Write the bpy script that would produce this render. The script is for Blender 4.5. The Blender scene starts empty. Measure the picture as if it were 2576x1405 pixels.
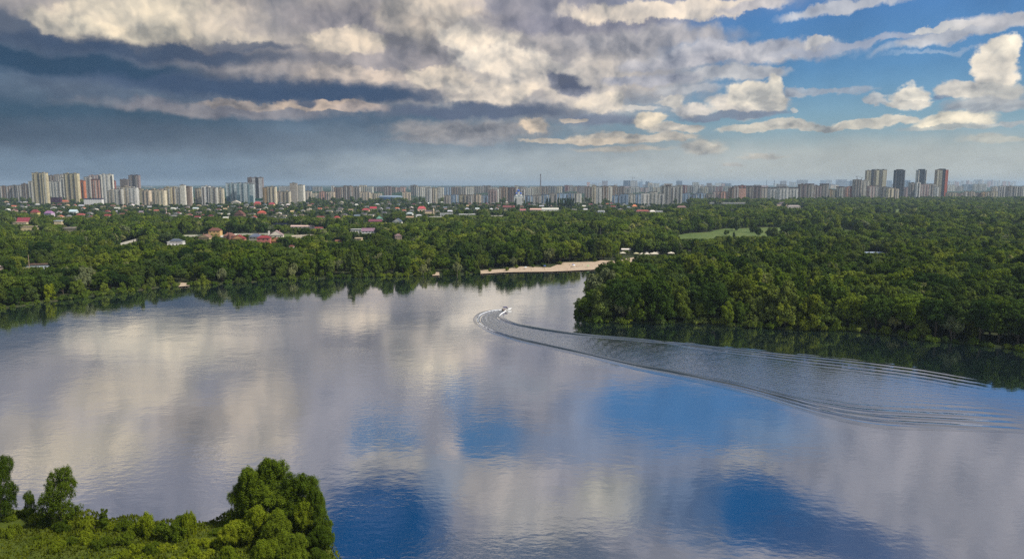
import bpy, math, random
from mathutils import Vector
PITCH=math.atan(241.0/1839.0); FOC=1839.0
SC=bpy.context.scene
def s2l(c):
    return tuple(((x/255.0)/12.92 if x/255.0<=0.04045 else ((x/255.0+0.055)/1.055)**2.4) for x in c)
def ray(u,v):            # view direction of a picture point (u, v in a 2576 x 1405 frame)
    x=(u-1288.0)/FOC; y=-(v-702.5)/FOC; c,s=math.cos(PITCH),math.sin(PITCH)
    return Vector((x, c+y*s, -s+y*c)).normalized()
def azel(u,v,refl=False):
    d=ray(u,v); return math.atan2(d.x,d.y), (-1 if refl else 1)*math.asin(d.z)

class G:                 # a small helper for building node graphs
    def __init__(s,nt): s.nt=nt; s.n=nt.nodes; s.l=nt.links
    def node(s,t,ins=None,**kw):
        n=s.n.new(t)
        for k,v in kw.items(): setattr(n,k,v)
        for k,v in (ins or {}).items():
            sock=n.inputs[k]
            if isinstance(v,bpy.types.NodeSocket): s.l.new(v,sock)
            else: sock.default_value=v
        return n
    def m(s,op,*a,clamp=False):
        n=s.n.new('ShaderNodeMath'); n.operation=op; n.use_clamp=clamp
        for i,v in enumerate(a):
            if isinstance(v,bpy.types.NodeSocket): s.l.new(v,n.inputs[i])
            else: n.inputs[i].default_value=v
        return n.outputs[0]
    def v(s,op,*a,out=0):
        n=s.n.new('ShaderNodeVectorMath'); n.operation=op
        for i,x in enumerate(a):
            if isinstance(x,bpy.types.NodeSocket): s.l.new(x,n.inputs[i])
            elif op=='SCALE' and i==1: n.inputs['Scale'].default_value=x
            else: n.inputs[i].default_value=x
        return n.outputs[out]
    def scale(s,a,f):
        n=s.n.new('ShaderNodeVectorMath'); n.operation='SCALE'; s.l.new(a,n.inputs[0])
        if isinstance(f,bpy.types.NodeSocket): s.l.new(f,n.inputs['Scale'])
        else: n.inputs['Scale'].default_value=f
        return n.outputs[0]
    def mr(s,x,a,b,c=0.0,d=1.0,kind='SMOOTHSTEP'):
        n=s.node('ShaderNodeMapRange',{0:x,1:a,2:b,3:c,4:d},interpolation_type=kind); return n.outputs[0]
    def mix(s,f,a,b,blend='MIX'):
        n=s.n.new('ShaderNodeMix'); n.data_type='RGBA'; n.blend_type=blend; n.clamp_factor=True
        for k,x in ((0,f),(6,a),(7,b)):
            if isinstance(x,bpy.types.NodeSocket): s.l.new(x,n.inputs[k])
            else: n.inputs[k].default_value=x if k==0 else (tuple(x)+(1,) if len(x)==3 else x)
        return n.outputs[2]
    def fmix(s,f,a,b):
        n=s.n.new('ShaderNodeMix'); n.data_type='FLOAT'
        for k,x in ((0,f),(2,a),(3,b)):
            if isinstance(x,bpy.types.NodeSocket): s.l.new(x,n.inputs[k])
            else: n.inputs[k].default_value=x
        return n.outputs[0]
    def noise(s,vec,scale,detail=4,rough=.5,lac=2.0,dim='3D',out=0,dist=0.0):
        n=s.node('ShaderNodeTexNoise',{'Vector':vec,'Scale':scale,'Detail':detail,'Roughness':rough,'Lacunarity':lac,'Distortion':dist},noise_dimensions=dim)
        return n.outputs[out]
    def comb(s,x,y,z=0.0):
        return s.node('ShaderNodeCombineXYZ',{0:x,1:y,2:z}).outputs[0]
    def sep(s,v): 
        return s.node('ShaderNodeSeparateXYZ',{0:v}).outputs

SUN_EL=math.radians(52); SUN_AZ=math.radians(108)   # azimuth clockwise from the view direction (+Y)
HAZE,SUNS=5.2e-5,4.8
STR=0.1
SKYTINT=(1,1,1)
RELK=2.1
# u, v, ru, rv, rotation, colour, opacity, softness, relief [, seen in the water]
BLOBS=[
# high cloud and blue gaps above the picture (seen mirrored in the river)
(250,250,1100,330,0,(80,100,122),0.97,1,0.1),
(60,45,180,64,0,(98,107,124),0.85,1,0.1),
(1288,1215,1850,342,0,(160,158,167),0.97,0.3,0.28,True),
(150,950,330,60,0,(164,160,166),0.85,1,0.25,True),
(320,985,120,55,0,(213.72,200.16,179.52),0.85,0.75,0.32,True),
(660,1010,100,70,0,(207.3,193.8,177.48),0.8,0.75,0.32,True),
(200,1145,150,60,0,(224.42,209.7,185.64),0.9,0.75,0.32,True),
(60,1080,90,40,0,(196.6,185.32,171.36),0.7,0.75,0.32,True),
(640,1120,100,36,0,(209.44,195.92,177.48),0.8,0.75,0.32,True),
(490,1060,90,50,0,(166.64,156.7,146.88),0.7,1,0.32,True),
(380,1250,200,60,0,(147.38,148.22,163.2),0.85,1,0.32,True),
(1010,858,240,28,0,(232.98,220.3,199.92),0.9,0.75,0.32,True),
(1090,915,90,45,0,(241.54,227.72,201.96),0.9,0.75,0.32,True),
(1260,965,140,22,0,(140.96,148.22,161.16),0.8,1,0.32,True),
(1150,994,48,24,0,(104,142,188),0.9,0.8,0.32,True),
(960,1098,95,36,0,(88,130,175),0.9,0.9,0.05,True),
(980,1180,110,36,0,(207.3,198.04,183.6),0.8,0.75,0.32,True),
(1230,1105,100,58,0,(70,122,172),0.97,0.8,0.05,True),
(1125,1132,32,20,0,(203.02,188.5,179.52),0.8,0.75,0.32,True),
(1240,1215,130,60,0,(188.04,181.08,177.48),0.8,0.75,0.32,True),
(960,1345,185,140,0,(10,76,132),1,0.8,0.05,True),
(940,1290,60,26,0,(80,110,160),0.6,1,0.05,True),
(1560,1250,110,55,0,(200.88,194.86,179.52),0.85,0.75,0.32,True),
(1380,1310,160,50,0,(179.48,175.78,171.36),0.7,0.75,0.32,True),
(1740,1042,290,84,0,(74,126,180),0.97,0.7,0.05,True),
(1960,1095,170,42,0,(112,138,172),0.8,1,0.32,True),
(1870,1165,80,28,0,(194.46,186.38,175.44),0.7,0.75,0.32,True),
(1760,1270,200,90,0,(92,116,152),0.9,1,0.32,True),
(1935,1285,160,84,0,(26,90,148),1,0.8,0.05,True),
(2110,1365,200,50,0,(56,88,136),0.9,1,0.05,True),
(2380,1210,330,110,0,(156,156,167),0.85,1,0.25,True),
(1330,1400,280,34,0,(66,92,124),0.8,1,0.05,True),
(1480,1120,260,44,0,(112,134,168),0.65,1,0.1,True),
(1110,1215,60,70,0,(132.4,149.28,171.36),0.5,1,0.1,True),
# storm veil
(700,415,800,85,0,(126,142,157),0.95,1,0.06),
(60,435,520,60,0,(112,131,150),0.95,1,0.06),
(1400,432,560,56,0,(166,176,181),0.9,1,0.06),
(2200,432,620,64,0,(180,186,184),0.85,1,0.05),
(90,300,420,52,0,(62,88,110),0.85,1,0.05),
(300,345,480,34,0,(88,102,120),0.6,1,0.05),
(330,235,240,30,0,(104,116,134),0.6,1,0.3),
(480,190,330,34,0,(98,112,136),0.7,1,0.2),
# grey and cream mass
(640,62,270,78,0,(172,166,160),0.97,0.87,0.45),
(1010,122,540,118,0,(158,153,154),0.97,0.87,0.45),
(1420,185,330,105,0,(178,173,172),0.8536,0.87,0.45),
(250,22,210,26,0,(160,156,156),0.8,0.92,0.4),
(330,62,165,42,0,(220.42,209.1,190),0.8536,0.42,0.5),
(410,38,130,46,0,(214.24,204,186),0.836,0.42,0.5),
(225,84,90,20,0,(228.66,216.24,194),0.836,0.42,0.5),
(132,68,32,12,0,(206,195.84,180),0.836,0.42,0.6),
(500,92,170,20,0,(212.18,200.94,182),0.792,0.42,0.5),
(640,70,130,44,0,(184,177,170),0.704,1,0.5),
(700,24,60,60,0,(138,139,148),0.7,1,0.3),
(870,60,130,36,0,(150,146,152),0.7,1,0.4),
(870,104,100,26,0,(210.12,197.88,182),0.792,0.42,0.6),
(1080,55,120,44,0,(193.64,183.6,172),0.704,0.42,0.5),
(1190,88,105,30,0,(222.48,212.16,198),0.792,0.42,0.55),
(1130,22,100,26,0,(208.06,196.86,184),0.748,0.42,0.5),
(1000,155,130,22,0,(144,142,150),0.7,1,0.4),
(900,190,110,20,0,(193.64,181.56,172),0.748,0.42,0.6),
(1265,150,110,34,0,(230.72,220.32,206),0.8096,0.42,0.55),
(1090,196,66,26,0,(218.36,206.04,190),0.792,0.42,0.6),
(1330,190,130,40,0,(214.24,205.02,194),0.748,0.42,0.55),
(1220,236,110,26,0,(220.42,209.1,195),0.792,0.42,0.55),
(1490,205,130,54,0,(197.76,190.74,184),0.704,0.42,0.5),
(1530,256,60,22,0,(212.18,202.98,190),0.748,0.42,0.55),
(1350,20,150,20,0,(150,149,160),0.8,1,0.3),
(1450,62,250,24,0,(134,135,150),0.92,0.92,0.35),
(1408,204,38,18,0,(120,126,144),0.9,0.6,0.6),
(1442,226,38,14,0,(124,130,148),0.9,0.6,0.6),
(1620,94,190,24,0,(176,173,176),0.9,0.85,0.5),
(1700,24,230,20,0,(214.24,204,192),0.92,0.42,0.5),
(1880,18,80,12,0,(178,177,184),0.85,0.8,0.5),
# dark shelves
(130,162,340,22,0,(52,78,104),0.97,0.92,0.04),
(370,128,330,20,0,(66,84,110),0.92,1,0.05),
(620,116,110,10,0,(80,94,118),0.8,1,0.05),
(640,222,320,24,0,(66,86,114),0.95,0.92,0.04),
(850,238,260,15,0,(66,86,114),0.95,0.95,0.04),
(1210,281,240,17,0,(92,105,128),0.95,0.95,0.04),
(1510,300,110,15,0,(120,130,149),0.9,0.92,0.2),
(560,276,240,15,0,(140,138,145),0.8,1,0.4),
(630,262,90,7,0,(174,162,154),0.8,0.82,0.6),
(810,264,100,12,0,(203.94,183.6,166),0.792,0.42,0.65),
(755,256,22,11,0,(78,94,118),0.9,0.82,0.1),
(900,270,60,9,0,(168,158,156),0.7,0.92,0.6),
(1180,326,170,20,0,(156,153,154),0.8,1,0.5),
(1340,316,36,14,0,(214.24,196.86,176),0.792,0.42,0.6),
(1150,352,140,10,0,(158,157,160),0.7,1,0.4),
(1450,351,140,8,0,(195.7,183.6,168),0.704,0.42,0.5),
(1440,303,42,6,0,(210.12,195.84,178),0.748,0.42,0.5),
(1570,346,150,13,0,(201.88,189.72,174),0.748,0.42,0.6),
(1560,375,110,6,0,(186,178,166),0.66,0.92,0.4),
(1636,300,34,18,0,(212.18,201.96,184),0.95,0.42,0.6),
(1705,318,70,11,0,(197.76,190.74,180),0.9,0.42,0.6),
(1768,370,48,14,0,(186,181,172),0.8,0.8,0.6),
(1920,391,48,5,0,(186,181,172),0.7,0.9,0.4),
(1840,412,24,4,0,(180,176,170),0.6,0.9,0.4),
# right hand side
(1860,138,210,22,0,(180,181,189),0.93,0.6,0.55),
(1780,114,32,15,0,(178,180,190),0.9,0.7,0.5),
(2050,116,34,13,0,(193.64,192.78,194),0.9,0.42,0.5),
(1700,156,110,13,0,(176,177,186),0.88,0.8,0.5),
(2160,112,170,8,0.08,(164,172,190),0.85,0.9,0.2),
(1840,188,115,14,0,(186,187,191),0.9,0.6,0.4),
(1630,196,100,12,0,(160,164,178),0.85,0.8,0.5),
(1740,222,80,8,0,(172,176,184),0.8,0.9,0.4),
(2120,26,120,12,0.1,(178,182,192),0.9,0.7,0.4),
(2440,84,150,15,0.16,(180,183,191),0.93,0.6,0.4),
(2390,76,60,7,0,(212.18,210.12,206),0.85,0.42,0.4),
(2530,60,90,14,0,(178,180,188),0.9,0.8,0.4),
(2345,140,85,4,0,(148,170,196),0.7,1,0.2),
(2060,231,95,7,0,(170,180,192),0.85,0.7,0.4),
(1990,240,28,7,0,(182,187,194),0.85,0.7,0.5),
(1985,281,9,6,0,(201.88,202.98,200),0.9,0.42,0.4),
(1622,268,40,8,0,(197.76,194.82,191),0.9,0.42,0.5),
(1695,248,32,14,0,(206,200.94,193),0.93,0.42,0.5),
(1880,262,76,28,0,(210.12,204,196),0.97,0.4,0.5),
(1745,276,42,16,0,(201.88,197.88,194),0.95,0.42,0.5),
(1866,234,36,26,0,(228.66,220.32,206),0.97,0.4,0.5),
(1926,226,28,26,0,(234.84,226.44,211),0.97,0.4,0.5),
(1925,262,30,22,0,(228.66,220.32,206),0.95,0.42,0.5),
(1835,290,118,9,0,(128,141,160),0.95,0.6,0.2),
(2266,240,32,22,0,(230.72,223.38,209),0.97,0.4,0.5),
(2262,264,38,11,0,(201.88,198.9,192),0.95,0.42,0.5),
(2190,250,18,12,0,(199.82,201.96,202),0.92,0.42,0.5),
(2345,246,22,7,0,(122,142,168),0.85,0.7,0.3),
(2505,142,32,28,0,(230.72,222.36,208),0.97,0.4,0.5),
(2536,148,22,28,0,(234.84,227.46,213),0.97,0.4,0.5),
(2508,186,38,30,0,(228.66,220.32,207),0.97,0.4,0.5),
(2402,226,50,20,0,(218.36,212.16,202),0.97,0.42,0.5),
(2490,232,54,18,0,(201.88,199.92,194),0.95,0.42,0.5),
(2480,262,86,15,0,(180,184,188),0.93,0.5,0.5),
(2392,304,76,18,0,(222.48,215.22,198),0.97,0.42,0.5),
(2390,321,92,6,0,(164,172,174),0.9,0.6,0.3),
(2245,303,48,10,0,(210.12,205.02,193),0.95,0.42,0.5),
(2150,312,56,11,0,(203.94,199.92,189),0.95,0.42,0.5),
(2050,321,60,7,0,(193.64,191.76,184),0.9,0.42,0.5),
(1965,314,62,11,0,(206,199.92,188),0.93,0.42,0.5),
(1890,321,70,8,0,(193.64,190.74,182),0.9,0.42,0.5),
(2540,311,44,5,0,(182,186,186),0.85,0.7,0.4),
(2505,349,54,7,0,(180,181,174),0.8,0.8,0.4),
]
_rot={}
def rotP(g,PW,r):
    r=round(r,3)
    if r not in _rot:
        c,s_=math.cos(r),math.sin(r)
        _rot[r]=g.comb(g.v('DOT_PRODUCT',PW,(c,s_,0),out=1),g.v('DOT_PRODUCT',PW,(-s_,c,0),out=1),0.0)
    return _rot[r]
def build_world():
    w=bpy.data.worlds.new('World'); SC.world=w; w.use_nodes=True
    w.cycles.sampling_method='MANUAL'; w.cycles.sample_map_resolution=512
    nt=w.node_tree; nt.nodes.clear(); g=G(nt)
    D=g.node('ShaderNodeTexCoord').outputs['Generated']
    D=g.v('NORMALIZE',D)
    x,y,z=g.sep(D)[:]
    az=g.m('ARCTAN2',x,y); el=g.m('ARCSINE',z)
    sky=g.node('ShaderNodeTexSky',sky_type='NISHITA',sun_disc=False,sun_elevation=SUN_EL,sun_rotation=SUN_AZ,altitude=100,air_density=1.0,dust_density=1.2,ozone_density=1.6).outputs[0]
    P=g.comb(az,el,0.0)
    # cloud features flatten towards the horizon
    elw=g.m('MULTIPLY',g.m('LOGARITHM',g.m('ADD',g.m('MAXIMUM',el,-.05),.12),math.e),.31)
    Q=g.comb(az,elw,0.0)
    n1=g.v('SUBTRACT',g.noise(Q,5.5,2,.5,out=1,dim='2D'),(.5,.5,.5))
    n2=g.v('SUBTRACT',g.noise(Q,22.0,5,.62,out=1,dim='2D'),(.5,.5,.5))
    amp=g.mr(el,0.0,0.22,0.35,1.0,'LINEAR')
    warp=g.v('ADD',g.v('MULTIPLY',n1,(.050,.018,0)),g.v('MULTIPLY',n2,(.050,.034,0)))
    warp=g.scale(warp,amp)
    PW=g.v('ADD',P,warp)
    RW=g.v('ADD',Q,g.v('MULTIPLY',n2,(.022,.016,0)))
    bil=g.m('SUBTRACT',g.node('ShaderNodeTexVoronoi',{'Vector':RW,'Scale':30.0,'Detail':2.0,'Roughness':.5,'Lacunarity':2.2},feature='F1',voronoi_dimensions='2D',normalize=True).outputs[0],.4)
    # sky behind the clouds
    col=g.v('MULTIPLY',sky,(*SKYTINT,))
    rp=g.node('ShaderNodeValToRGB',{0:g.m('MULTIPLY',el,2.0)}); e=rp.color_ramp.elements
    for i,(p_,c_) in enumerate(((0.0,(172,180,178)),(.06,(154,171,176)),(.16,(116,160,184)),(.28,(82,138,186)),(.42,(66,122,182)),(1.0,(40,96,166)))):
        q=e[i] if i<2 else e.new(p_)
        q.position=p_
    for i,c_ in enumerate(((172,180,178),(154,171,176),(116,160,184),(82,138,186),(66,122,182),(44,100,168))): e[i].color=tuple(k/STR/10 for k in s2l(c_))+(1,)
    blue=g.scale(rp.outputs[0],10.0)
    col=g.mix(.85,col,blue)
    hz=g.mr(el,0.0,0.13,.96,0.0,'SMOOTHSTEP')
    hc=g.mix(g.mr(az,-.55,.35,0,1),tuple(c/STR for c in s2l((104,126,150))),tuple(c/STR for c in s2l((170,178,176))))
    col=g.mix(g.m('MULTIPLY',hz,g.mr(az,.45,-.2,.35,1.0)),col,hc)
    puff=g.m('MULTIPLY',z,0.0)
    # blobs
    for b in BLOBS:
        u,v,ru,rv,rot,c,al,soft,pf=b[:9]; refl=len(b)>9 and b[9]
        A,E=azel(u,v,refl); ix,iy=FOC/ru,FOC/rv
        r=g.v('LENGTH',g.v('MULTIPLY_ADD',PW if not rot else rotP(g,PW,rot),(ix,iy,0),tuple(-q for q in ((A*math.cos(rot)+E*math.sin(rot))*ix,(-A*math.sin(rot)+E*math.cos(rot))*iy,0))),out=1)
        if pf>.35: r=g.m('MULTIPLY_ADD',bil,pf*1.6*min(1.0,70/rv),r)
        a=g.mr(r,1.0+soft*.5,1.0-soft*.5,0.0,al,'SMOOTHSTEP')
        k=tuple(cc/STR for cc in s2l(c))
        col=g.mix(a,col,k); puff=g.fmix(a,puff,pf)
    # the rest of the sky: broken cloud all round, above and behind the view
    rest=g.mr(g.noise(D,2.2,5,.55),.44,.62)
    out_=g.m('MAXIMUM',g.mr(el,.50,.75),g.mr(g.m('ABSOLUTE',az),.80,1.1))
    cc=g.mix(rest,g.scale(sky,1.0),tuple(c/STR for c in s2l((196,196,200))))
    # relief: billows lit from the upper right
    def hgt(vec):
        a=g.node('ShaderNodeTexVoronoi',{'Vector':vec,'Scale':19.0,'Detail':2.0,'Roughness':.55,'Lacunarity':2.3},feature='F1',voronoi_dimensions='2D',normalize=True).outputs[0]
        b=g.noise(vec,9.0,4,.55,dim='2D')
        return g.m('ADD',g.m('MULTIPLY',a,-.8),g.m('MULTIPLY',b,1.3))
    h0=hgt(RW); h1=hgt(g.v('ADD',RW,(.008,.018,0)))
    rel=g.m('SUBTRACT',h0,h1)
    hi=g.m('MULTIPLY',g.m('SUBTRACT',h0,.40),.9)
    sh=g.m('ADD',g.m('MULTIPLY',rel,RELK),hi)
    sh=g.m('ADD',sh,g.m('MULTIPLY',g.m('SUBTRACT',g.noise(RW,36.0,4,.6,dim='2D'),.5),1.3))
    fac=g.m('ADD',1.0,g.m('MULTIPLY',puff,sh))
    fac=g.m('MINIMUM',g.m('MAXIMUM',fac,.55),1.45)
    col=g.v('MULTIPLY',col,g.comb(g.m('POWER',fac,1.18),g.m('POWER',fac,1.02),g.m('POWER',fac,.78)))     # cool shade, warm light
    # fine shading of all cloud
    fine=g.mr(g.noise(Q,11.0,6,.6),.3,.7,.90,1.10,'LINEAR')
    col=g.scale(col,fine)
    col=g.mix(out_,col,cc)
    bg=g.node('ShaderNodeBackground',{'Color':col,'Strength':STR})
    g.l.new(bg.outputs[0],g.node('ShaderNodeOutputWorld').inputs[0])
import numpy as np, bmesh
from mathutils import Matrix
COL=SC.collection
H=80.0
KF=3461/2576.0
def rayF(x,y): return ray(x/KF,y/KF)
def gpt(x,y,z=0.0):                      # point of the picture (3461 wide) -> ground point at height z
    d=rayF(x,y); t=(z-H)/d.z; return Vector((d.x*t,d.y*t,z))
def dist_at(y,z=0.0): return gpt(1730,y,z).y
def at(x,Y,z=0.0):                       # column x of the picture at forward distance Y
    return Vector(((x/KF-1288.0)/FOC*depth(Y,z),Y,z))
def depth(Y,z): return Y*math.cos(PITCH)+(H-z)*math.sin(PITCH)
def ztop(y,Y):                           # height seen at row y at forward distance Y (central column)
    yc=-(y/KF-702.5)/FOC; a=math.atan(yc)-PITCH; return H+Y*math.tan(a)
def proj(P):                             # world -> picture (3461 wide)
    c,s=math.cos(PITCH),math.sin(PITCH); Z=P[2]-H
    f=P[1]*c-Z*s; u=P[1]*s+Z*c
    return (1288+FOC*P[0]/f)*KF,(702.5-FOC*u/f)*KF
def tag(o,label=None,cat=None,group=None,kind=None):
    for k,v in (('label',label),('category',cat),('group',group),('kind',kind)):
        if v: o[k]=v
    return o
def link(name,me,mat=None,parent=None,loc=None,rz=0.0):
    o=bpy.data.objects.new(name,me); COL.objects.link(o)
    if mat is not None and me is not None and not me.materials:
        for m_ in (mat if isinstance(mat,(list,tuple)) else [mat]): me.materials.append(m_)
    if parent: o.parent=parent
    if loc is not None: o.location=loc
    o.rotation_euler=(0,0,rz)
    return o
def empty(name,loc,rz=0.0): return link(name,None,None,None,loc,rz)
def mesh_np(name,V,F):
    V=np.asarray(V,dtype=np.float32); F=np.asarray(F,dtype=np.int32)
    me=bpy.data.meshes.new(name); n=F.shape[1]
    me.vertices.add(len(V)); me.vertices.foreach_set('co',V.ravel())
    me.loops.add(F.size); me.loops.foreach_set('vertex_index',F.ravel())
    me.polygons.add(len(F)); me.polygons.foreach_set('loop_start',np.arange(0,F.size,n,dtype=np.int32))
    me.update(calc_edges=True); me.validate()
    return me
class MB:                                # collects shapes into one mesh
    def __init__(s): s.v=[]; s.f=[]
    def add(s,vs,fs): k=len(s.v); s.v+=[tuple(v) for v in vs]; s.f+=[tuple(i+k for i in f) for f in fs]; return s
    def box(s,x0,x1,y0,y1,z0,z1,M=None):
        vs=[Vector(p) for p in ((x0,y0,z0),(x1,y0,z0),(x1,y1,z0),(x0,y1,z0),(x0,y0,z1),(x1,y0,z1),(x1,y1,z1),(x0,y1,z1))]
        if M: vs=[M@v for v in vs]
        return s.add(vs,[(0,3,2,1),(4,5,6,7),(0,1,5,4),(1,2,6,5),(2,3,7,6),(3,0,4,7)])
    def tube(s,pts,rs,n=6,cap=True):
        pts=[Vector(p) for p in pts]; rings=[]
        for i,p in enumerate(pts):
            d=(pts[min(i+1,len(pts)-1)]-pts[max(i-1,0)]).normalized()
            a=d.orthogonal().normalized() if abs(d.z)<.9 else (Vector((1,0,0))-d*d.x).normalized(); b=d.cross(a)
            rings.append([p+(a*math.cos(t)+b*math.sin(t))*rs[i] for t in [2*math.pi*k/n for k in range(n)]])
        vs=[v for r in rings for v in r]; fs=[]
        for i in range(len(pts)-1):
            for k in range(n): fs.append((i*n+k,i*n+(k+1)%n,(i+1)*n+(k+1)%n,(i+1)*n+k))
        if cap: fs.append(tuple(range(n))[::-1]); fs.append(tuple((len(pts)-1)*n+k for k in range(n)))
        return s.add(vs,fs)
    def lathe(s,prof,c=(0,0,0),n=12):
        c=Vector(c); vs=[]; fs=[]
        for r,z in prof:
            for k in range(n): vs.append(c+Vector((r*math.cos(2*math.pi*k/n),r*math.sin(2*math.pi*k/n),z)))
        for i in range(len(prof)-1):
            for k in range(n): fs.append((i*n+k,i*n+(k+1)%n,(i+1)*n+(k+1)%n,(i+1)*n+k))
        fs.append(tuple(range(n))[::-1]); fs.append(tuple((len(prof)-1)*n+k for k in range(n)))
        return s.add(vs,fs)
    def mesh(s,name='m'):
        me=bpy.data.meshes.new(name); me.from_pydata(s.v,[],s.f); me.update(); return me
    def build(s,name,mat,parent=None,loc=None,rz=0.0): return link(name,s.mesh(name),mat,parent,loc,rz)
# ---------------------------------------------------------------- materials
def mat(name):
    m_=bpy.data.materials.new(name); m_.use_nodes=True; m_.node_tree.nodes.clear(); return m_,G(m_.node_tree)
def out(g,sh): g.l.new(sh,g.node('ShaderNodeOutputMaterial').inputs[0])
def plain(name,c,rough=.8,var=.12,scale=1.0,spec=.2,metal=0.0):
    m_,g=mat(name); tc=g.node('ShaderNodeTexCoord').outputs['Object']
    n=g.noise(tc,scale,4,.6); k=s2l(c)
    cc=g.scale(g.v('ADD',k,(0,0,0)),g.mr(n,.3,.7,1-var,1+var,'LINEAR'))
    p=g.node('ShaderNodeBsdfPrincipled',{'Base Color':cc,'Roughness':rough,'Specular IOR Level':spec,'Metallic':metal}); out(g,p.outputs[0]); return m_
_pm={}
def P(c,rough=.8,var=.10,scale=.8,spec=.2):
    mx,av=max(c),sum(c)/3.0
    if mx-min(c)>60 and rough>.5: c=tuple(av*.30+x*.68 for x in c)     # weathered paint
    c=tuple(int(x) for x in c); k=(c,rough)
    if k not in _pm: _pm[k]=plain('paint_%d_%d_%d'%c,c,rough,var,scale,spec)
    return _pm[k]
def leafmat(name,cols,tr=.28,pos=None,vs=.22):
    m_,g=mat(name)
    oi=g.node('ShaderNodeObjectInfo').outputs['Random']
    rp=g.node('ShaderNodeValToRGB'); e=rp.color_ramp.elements
    for i,c in enumerate(cols):
        t=i/(len(cols)-1)
        el_=e[i] if i<2 else e.new(t)
        el_.position=t
    for i,c in enumerate(cols): e[i].color=tuple(c)+(1,)
    g.l.new(oi,rp.inputs[0])
    tc=g.node('ShaderNodeTexCoord').outputs['Object']
    n=g.noise(tc,vs,3,.6); ri=g.node('ShaderNodeNewGeometry').outputs['Random Per Island']
    k=g.m('MULTIPLY',g.mr(n,.3,.7,.72,1.32,'LINEAR'),g.mr(ri,0,1,.70,1.30,'LINEAR'))
    c=g.scale(rp.outputs[0],k)
    # stands of different age and species
    pn=g.node('ShaderNodeTexNoise',{'Vector':g.node('ShaderNodeObjectInfo').outputs['Location'],'Scale':.016,'Detail':3.0,'Roughness':.6}).outputs[0]
    c=g.mix(g.mr(pn,.40,.62),g.v('MULTIPLY',c,(.70,.76,.82)),g.v('MULTIPLY',c,(1.38,1.28,1.0)))
    # new leaves are yellower
    c=g.mix(g.mr(g.noise(tc,vs*2.3,2,.5),.52,.75,0,.45),c,g.v('MULTIPLY',c,(1.55,1.28,.7)))
    d=g.node('ShaderNodeBsdfDiffuse',{'Color':c}).outputs[0]
    t=g.node('ShaderNodeBsdfTranslucent',{'Color':g.v('MULTIPLY',c,(1.3,1.2,.6))}).outputs[0]
    mx=g.node('ShaderNodeMixShader',{0:tr,1:d,2:t}); out(g,mx.outputs[0]); return m_
LM=dict(
 mix=leafmat('leaves_mixed',[(.050,.084,.014),(.094,.150,.018),(.064,.106,.022),(.130,.182,.022),(.040,.074,.020),(.155,.200,.032),(.078,.130,.026),(.110,.150,.046),(.090,.122,.018)]),
 willow=leafmat('leaves_willow',[(.160,.190,.085),(.190,.215,.115)]),
 dark=leafmat('leaves_dark',[(.028,.056,.014),(.042,.078,.018)]),
 lime=leafmat('leaves_lime',[(.20,.25,.018),(.23,.27,.022)]),
 fgd=leafmat('leaves_fresh_dark',[(.056,.092,.011),(.094,.140,.015)],vs=.35),
 fgl=leafmat('leaves_fresh_light',[(.120,.170,.014),(.155,.200,.018)],vs=.35))
BARK=plain('bark',(92,84,74),.95,.25,3.0)
# ---------------------------------------------------------------- trees
def leaves(rng,lobes,n,size,par=(),deep=.22,up=.25,aspect=1.0):
    L=np.array(lobes,dtype=float)           # cx cy cz rx ry rz
    area=(L[:,3]*L[:,4]*L[:,5])**(2/3); pr=area/area.sum()
    m_=int(n*1.9); idx=rng.choice(len(L),m_,p=pr)
    d=rng.normal(size=(m_,3)); d[:,2]+=up; d/=np.linalg.norm(d,axis=1)[:,None]
    rad=1-np.abs(rng.normal(0,deep,m_)); rad=np.clip(rad,.25,1.0)+rng.normal(0,.05,m_)
    c=L[idx,:3]+d*L[idx,3:6]*rad[:,None]
    keep=np.ones(m_,bool)
    for k in (range(len(L)) if len(L)<140 else par):
        q=((c-L[k,:3])/L[k,3:6]); ins=(np.sum(q*q,1)<.55)&(idx!=k)&(rng.random(m_)<.85); keep&=~ins
    c=c[keep][:n]; d=d[keep][:n]; n=len(c)
    nn=d*1.0+np.array([0,0,.25])+rng.normal(0,.42,(n,3)); nn/=np.linalg.norm(nn,axis=1)[:,None]
    r=rng.normal(size=(n,3)); t=np.cross(nn,r); t/=np.linalg.norm(t,axis=1)[:,None]; b=np.cross(nn,t)
    s=size*rng.uniform(.55,1.25,n)[:,None]
    bend=nn*s*rng.uniform(-.3,.3,n)[:,None]
    V=np.stack([c-t*s*.6*aspect,c-b*s*.42+bend,c+t*s*.6*aspect,c+b*s*.42+bend],1).reshape(-1,3)
    F=np.arange(4*n).reshape(n,4)
    return V,F
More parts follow.
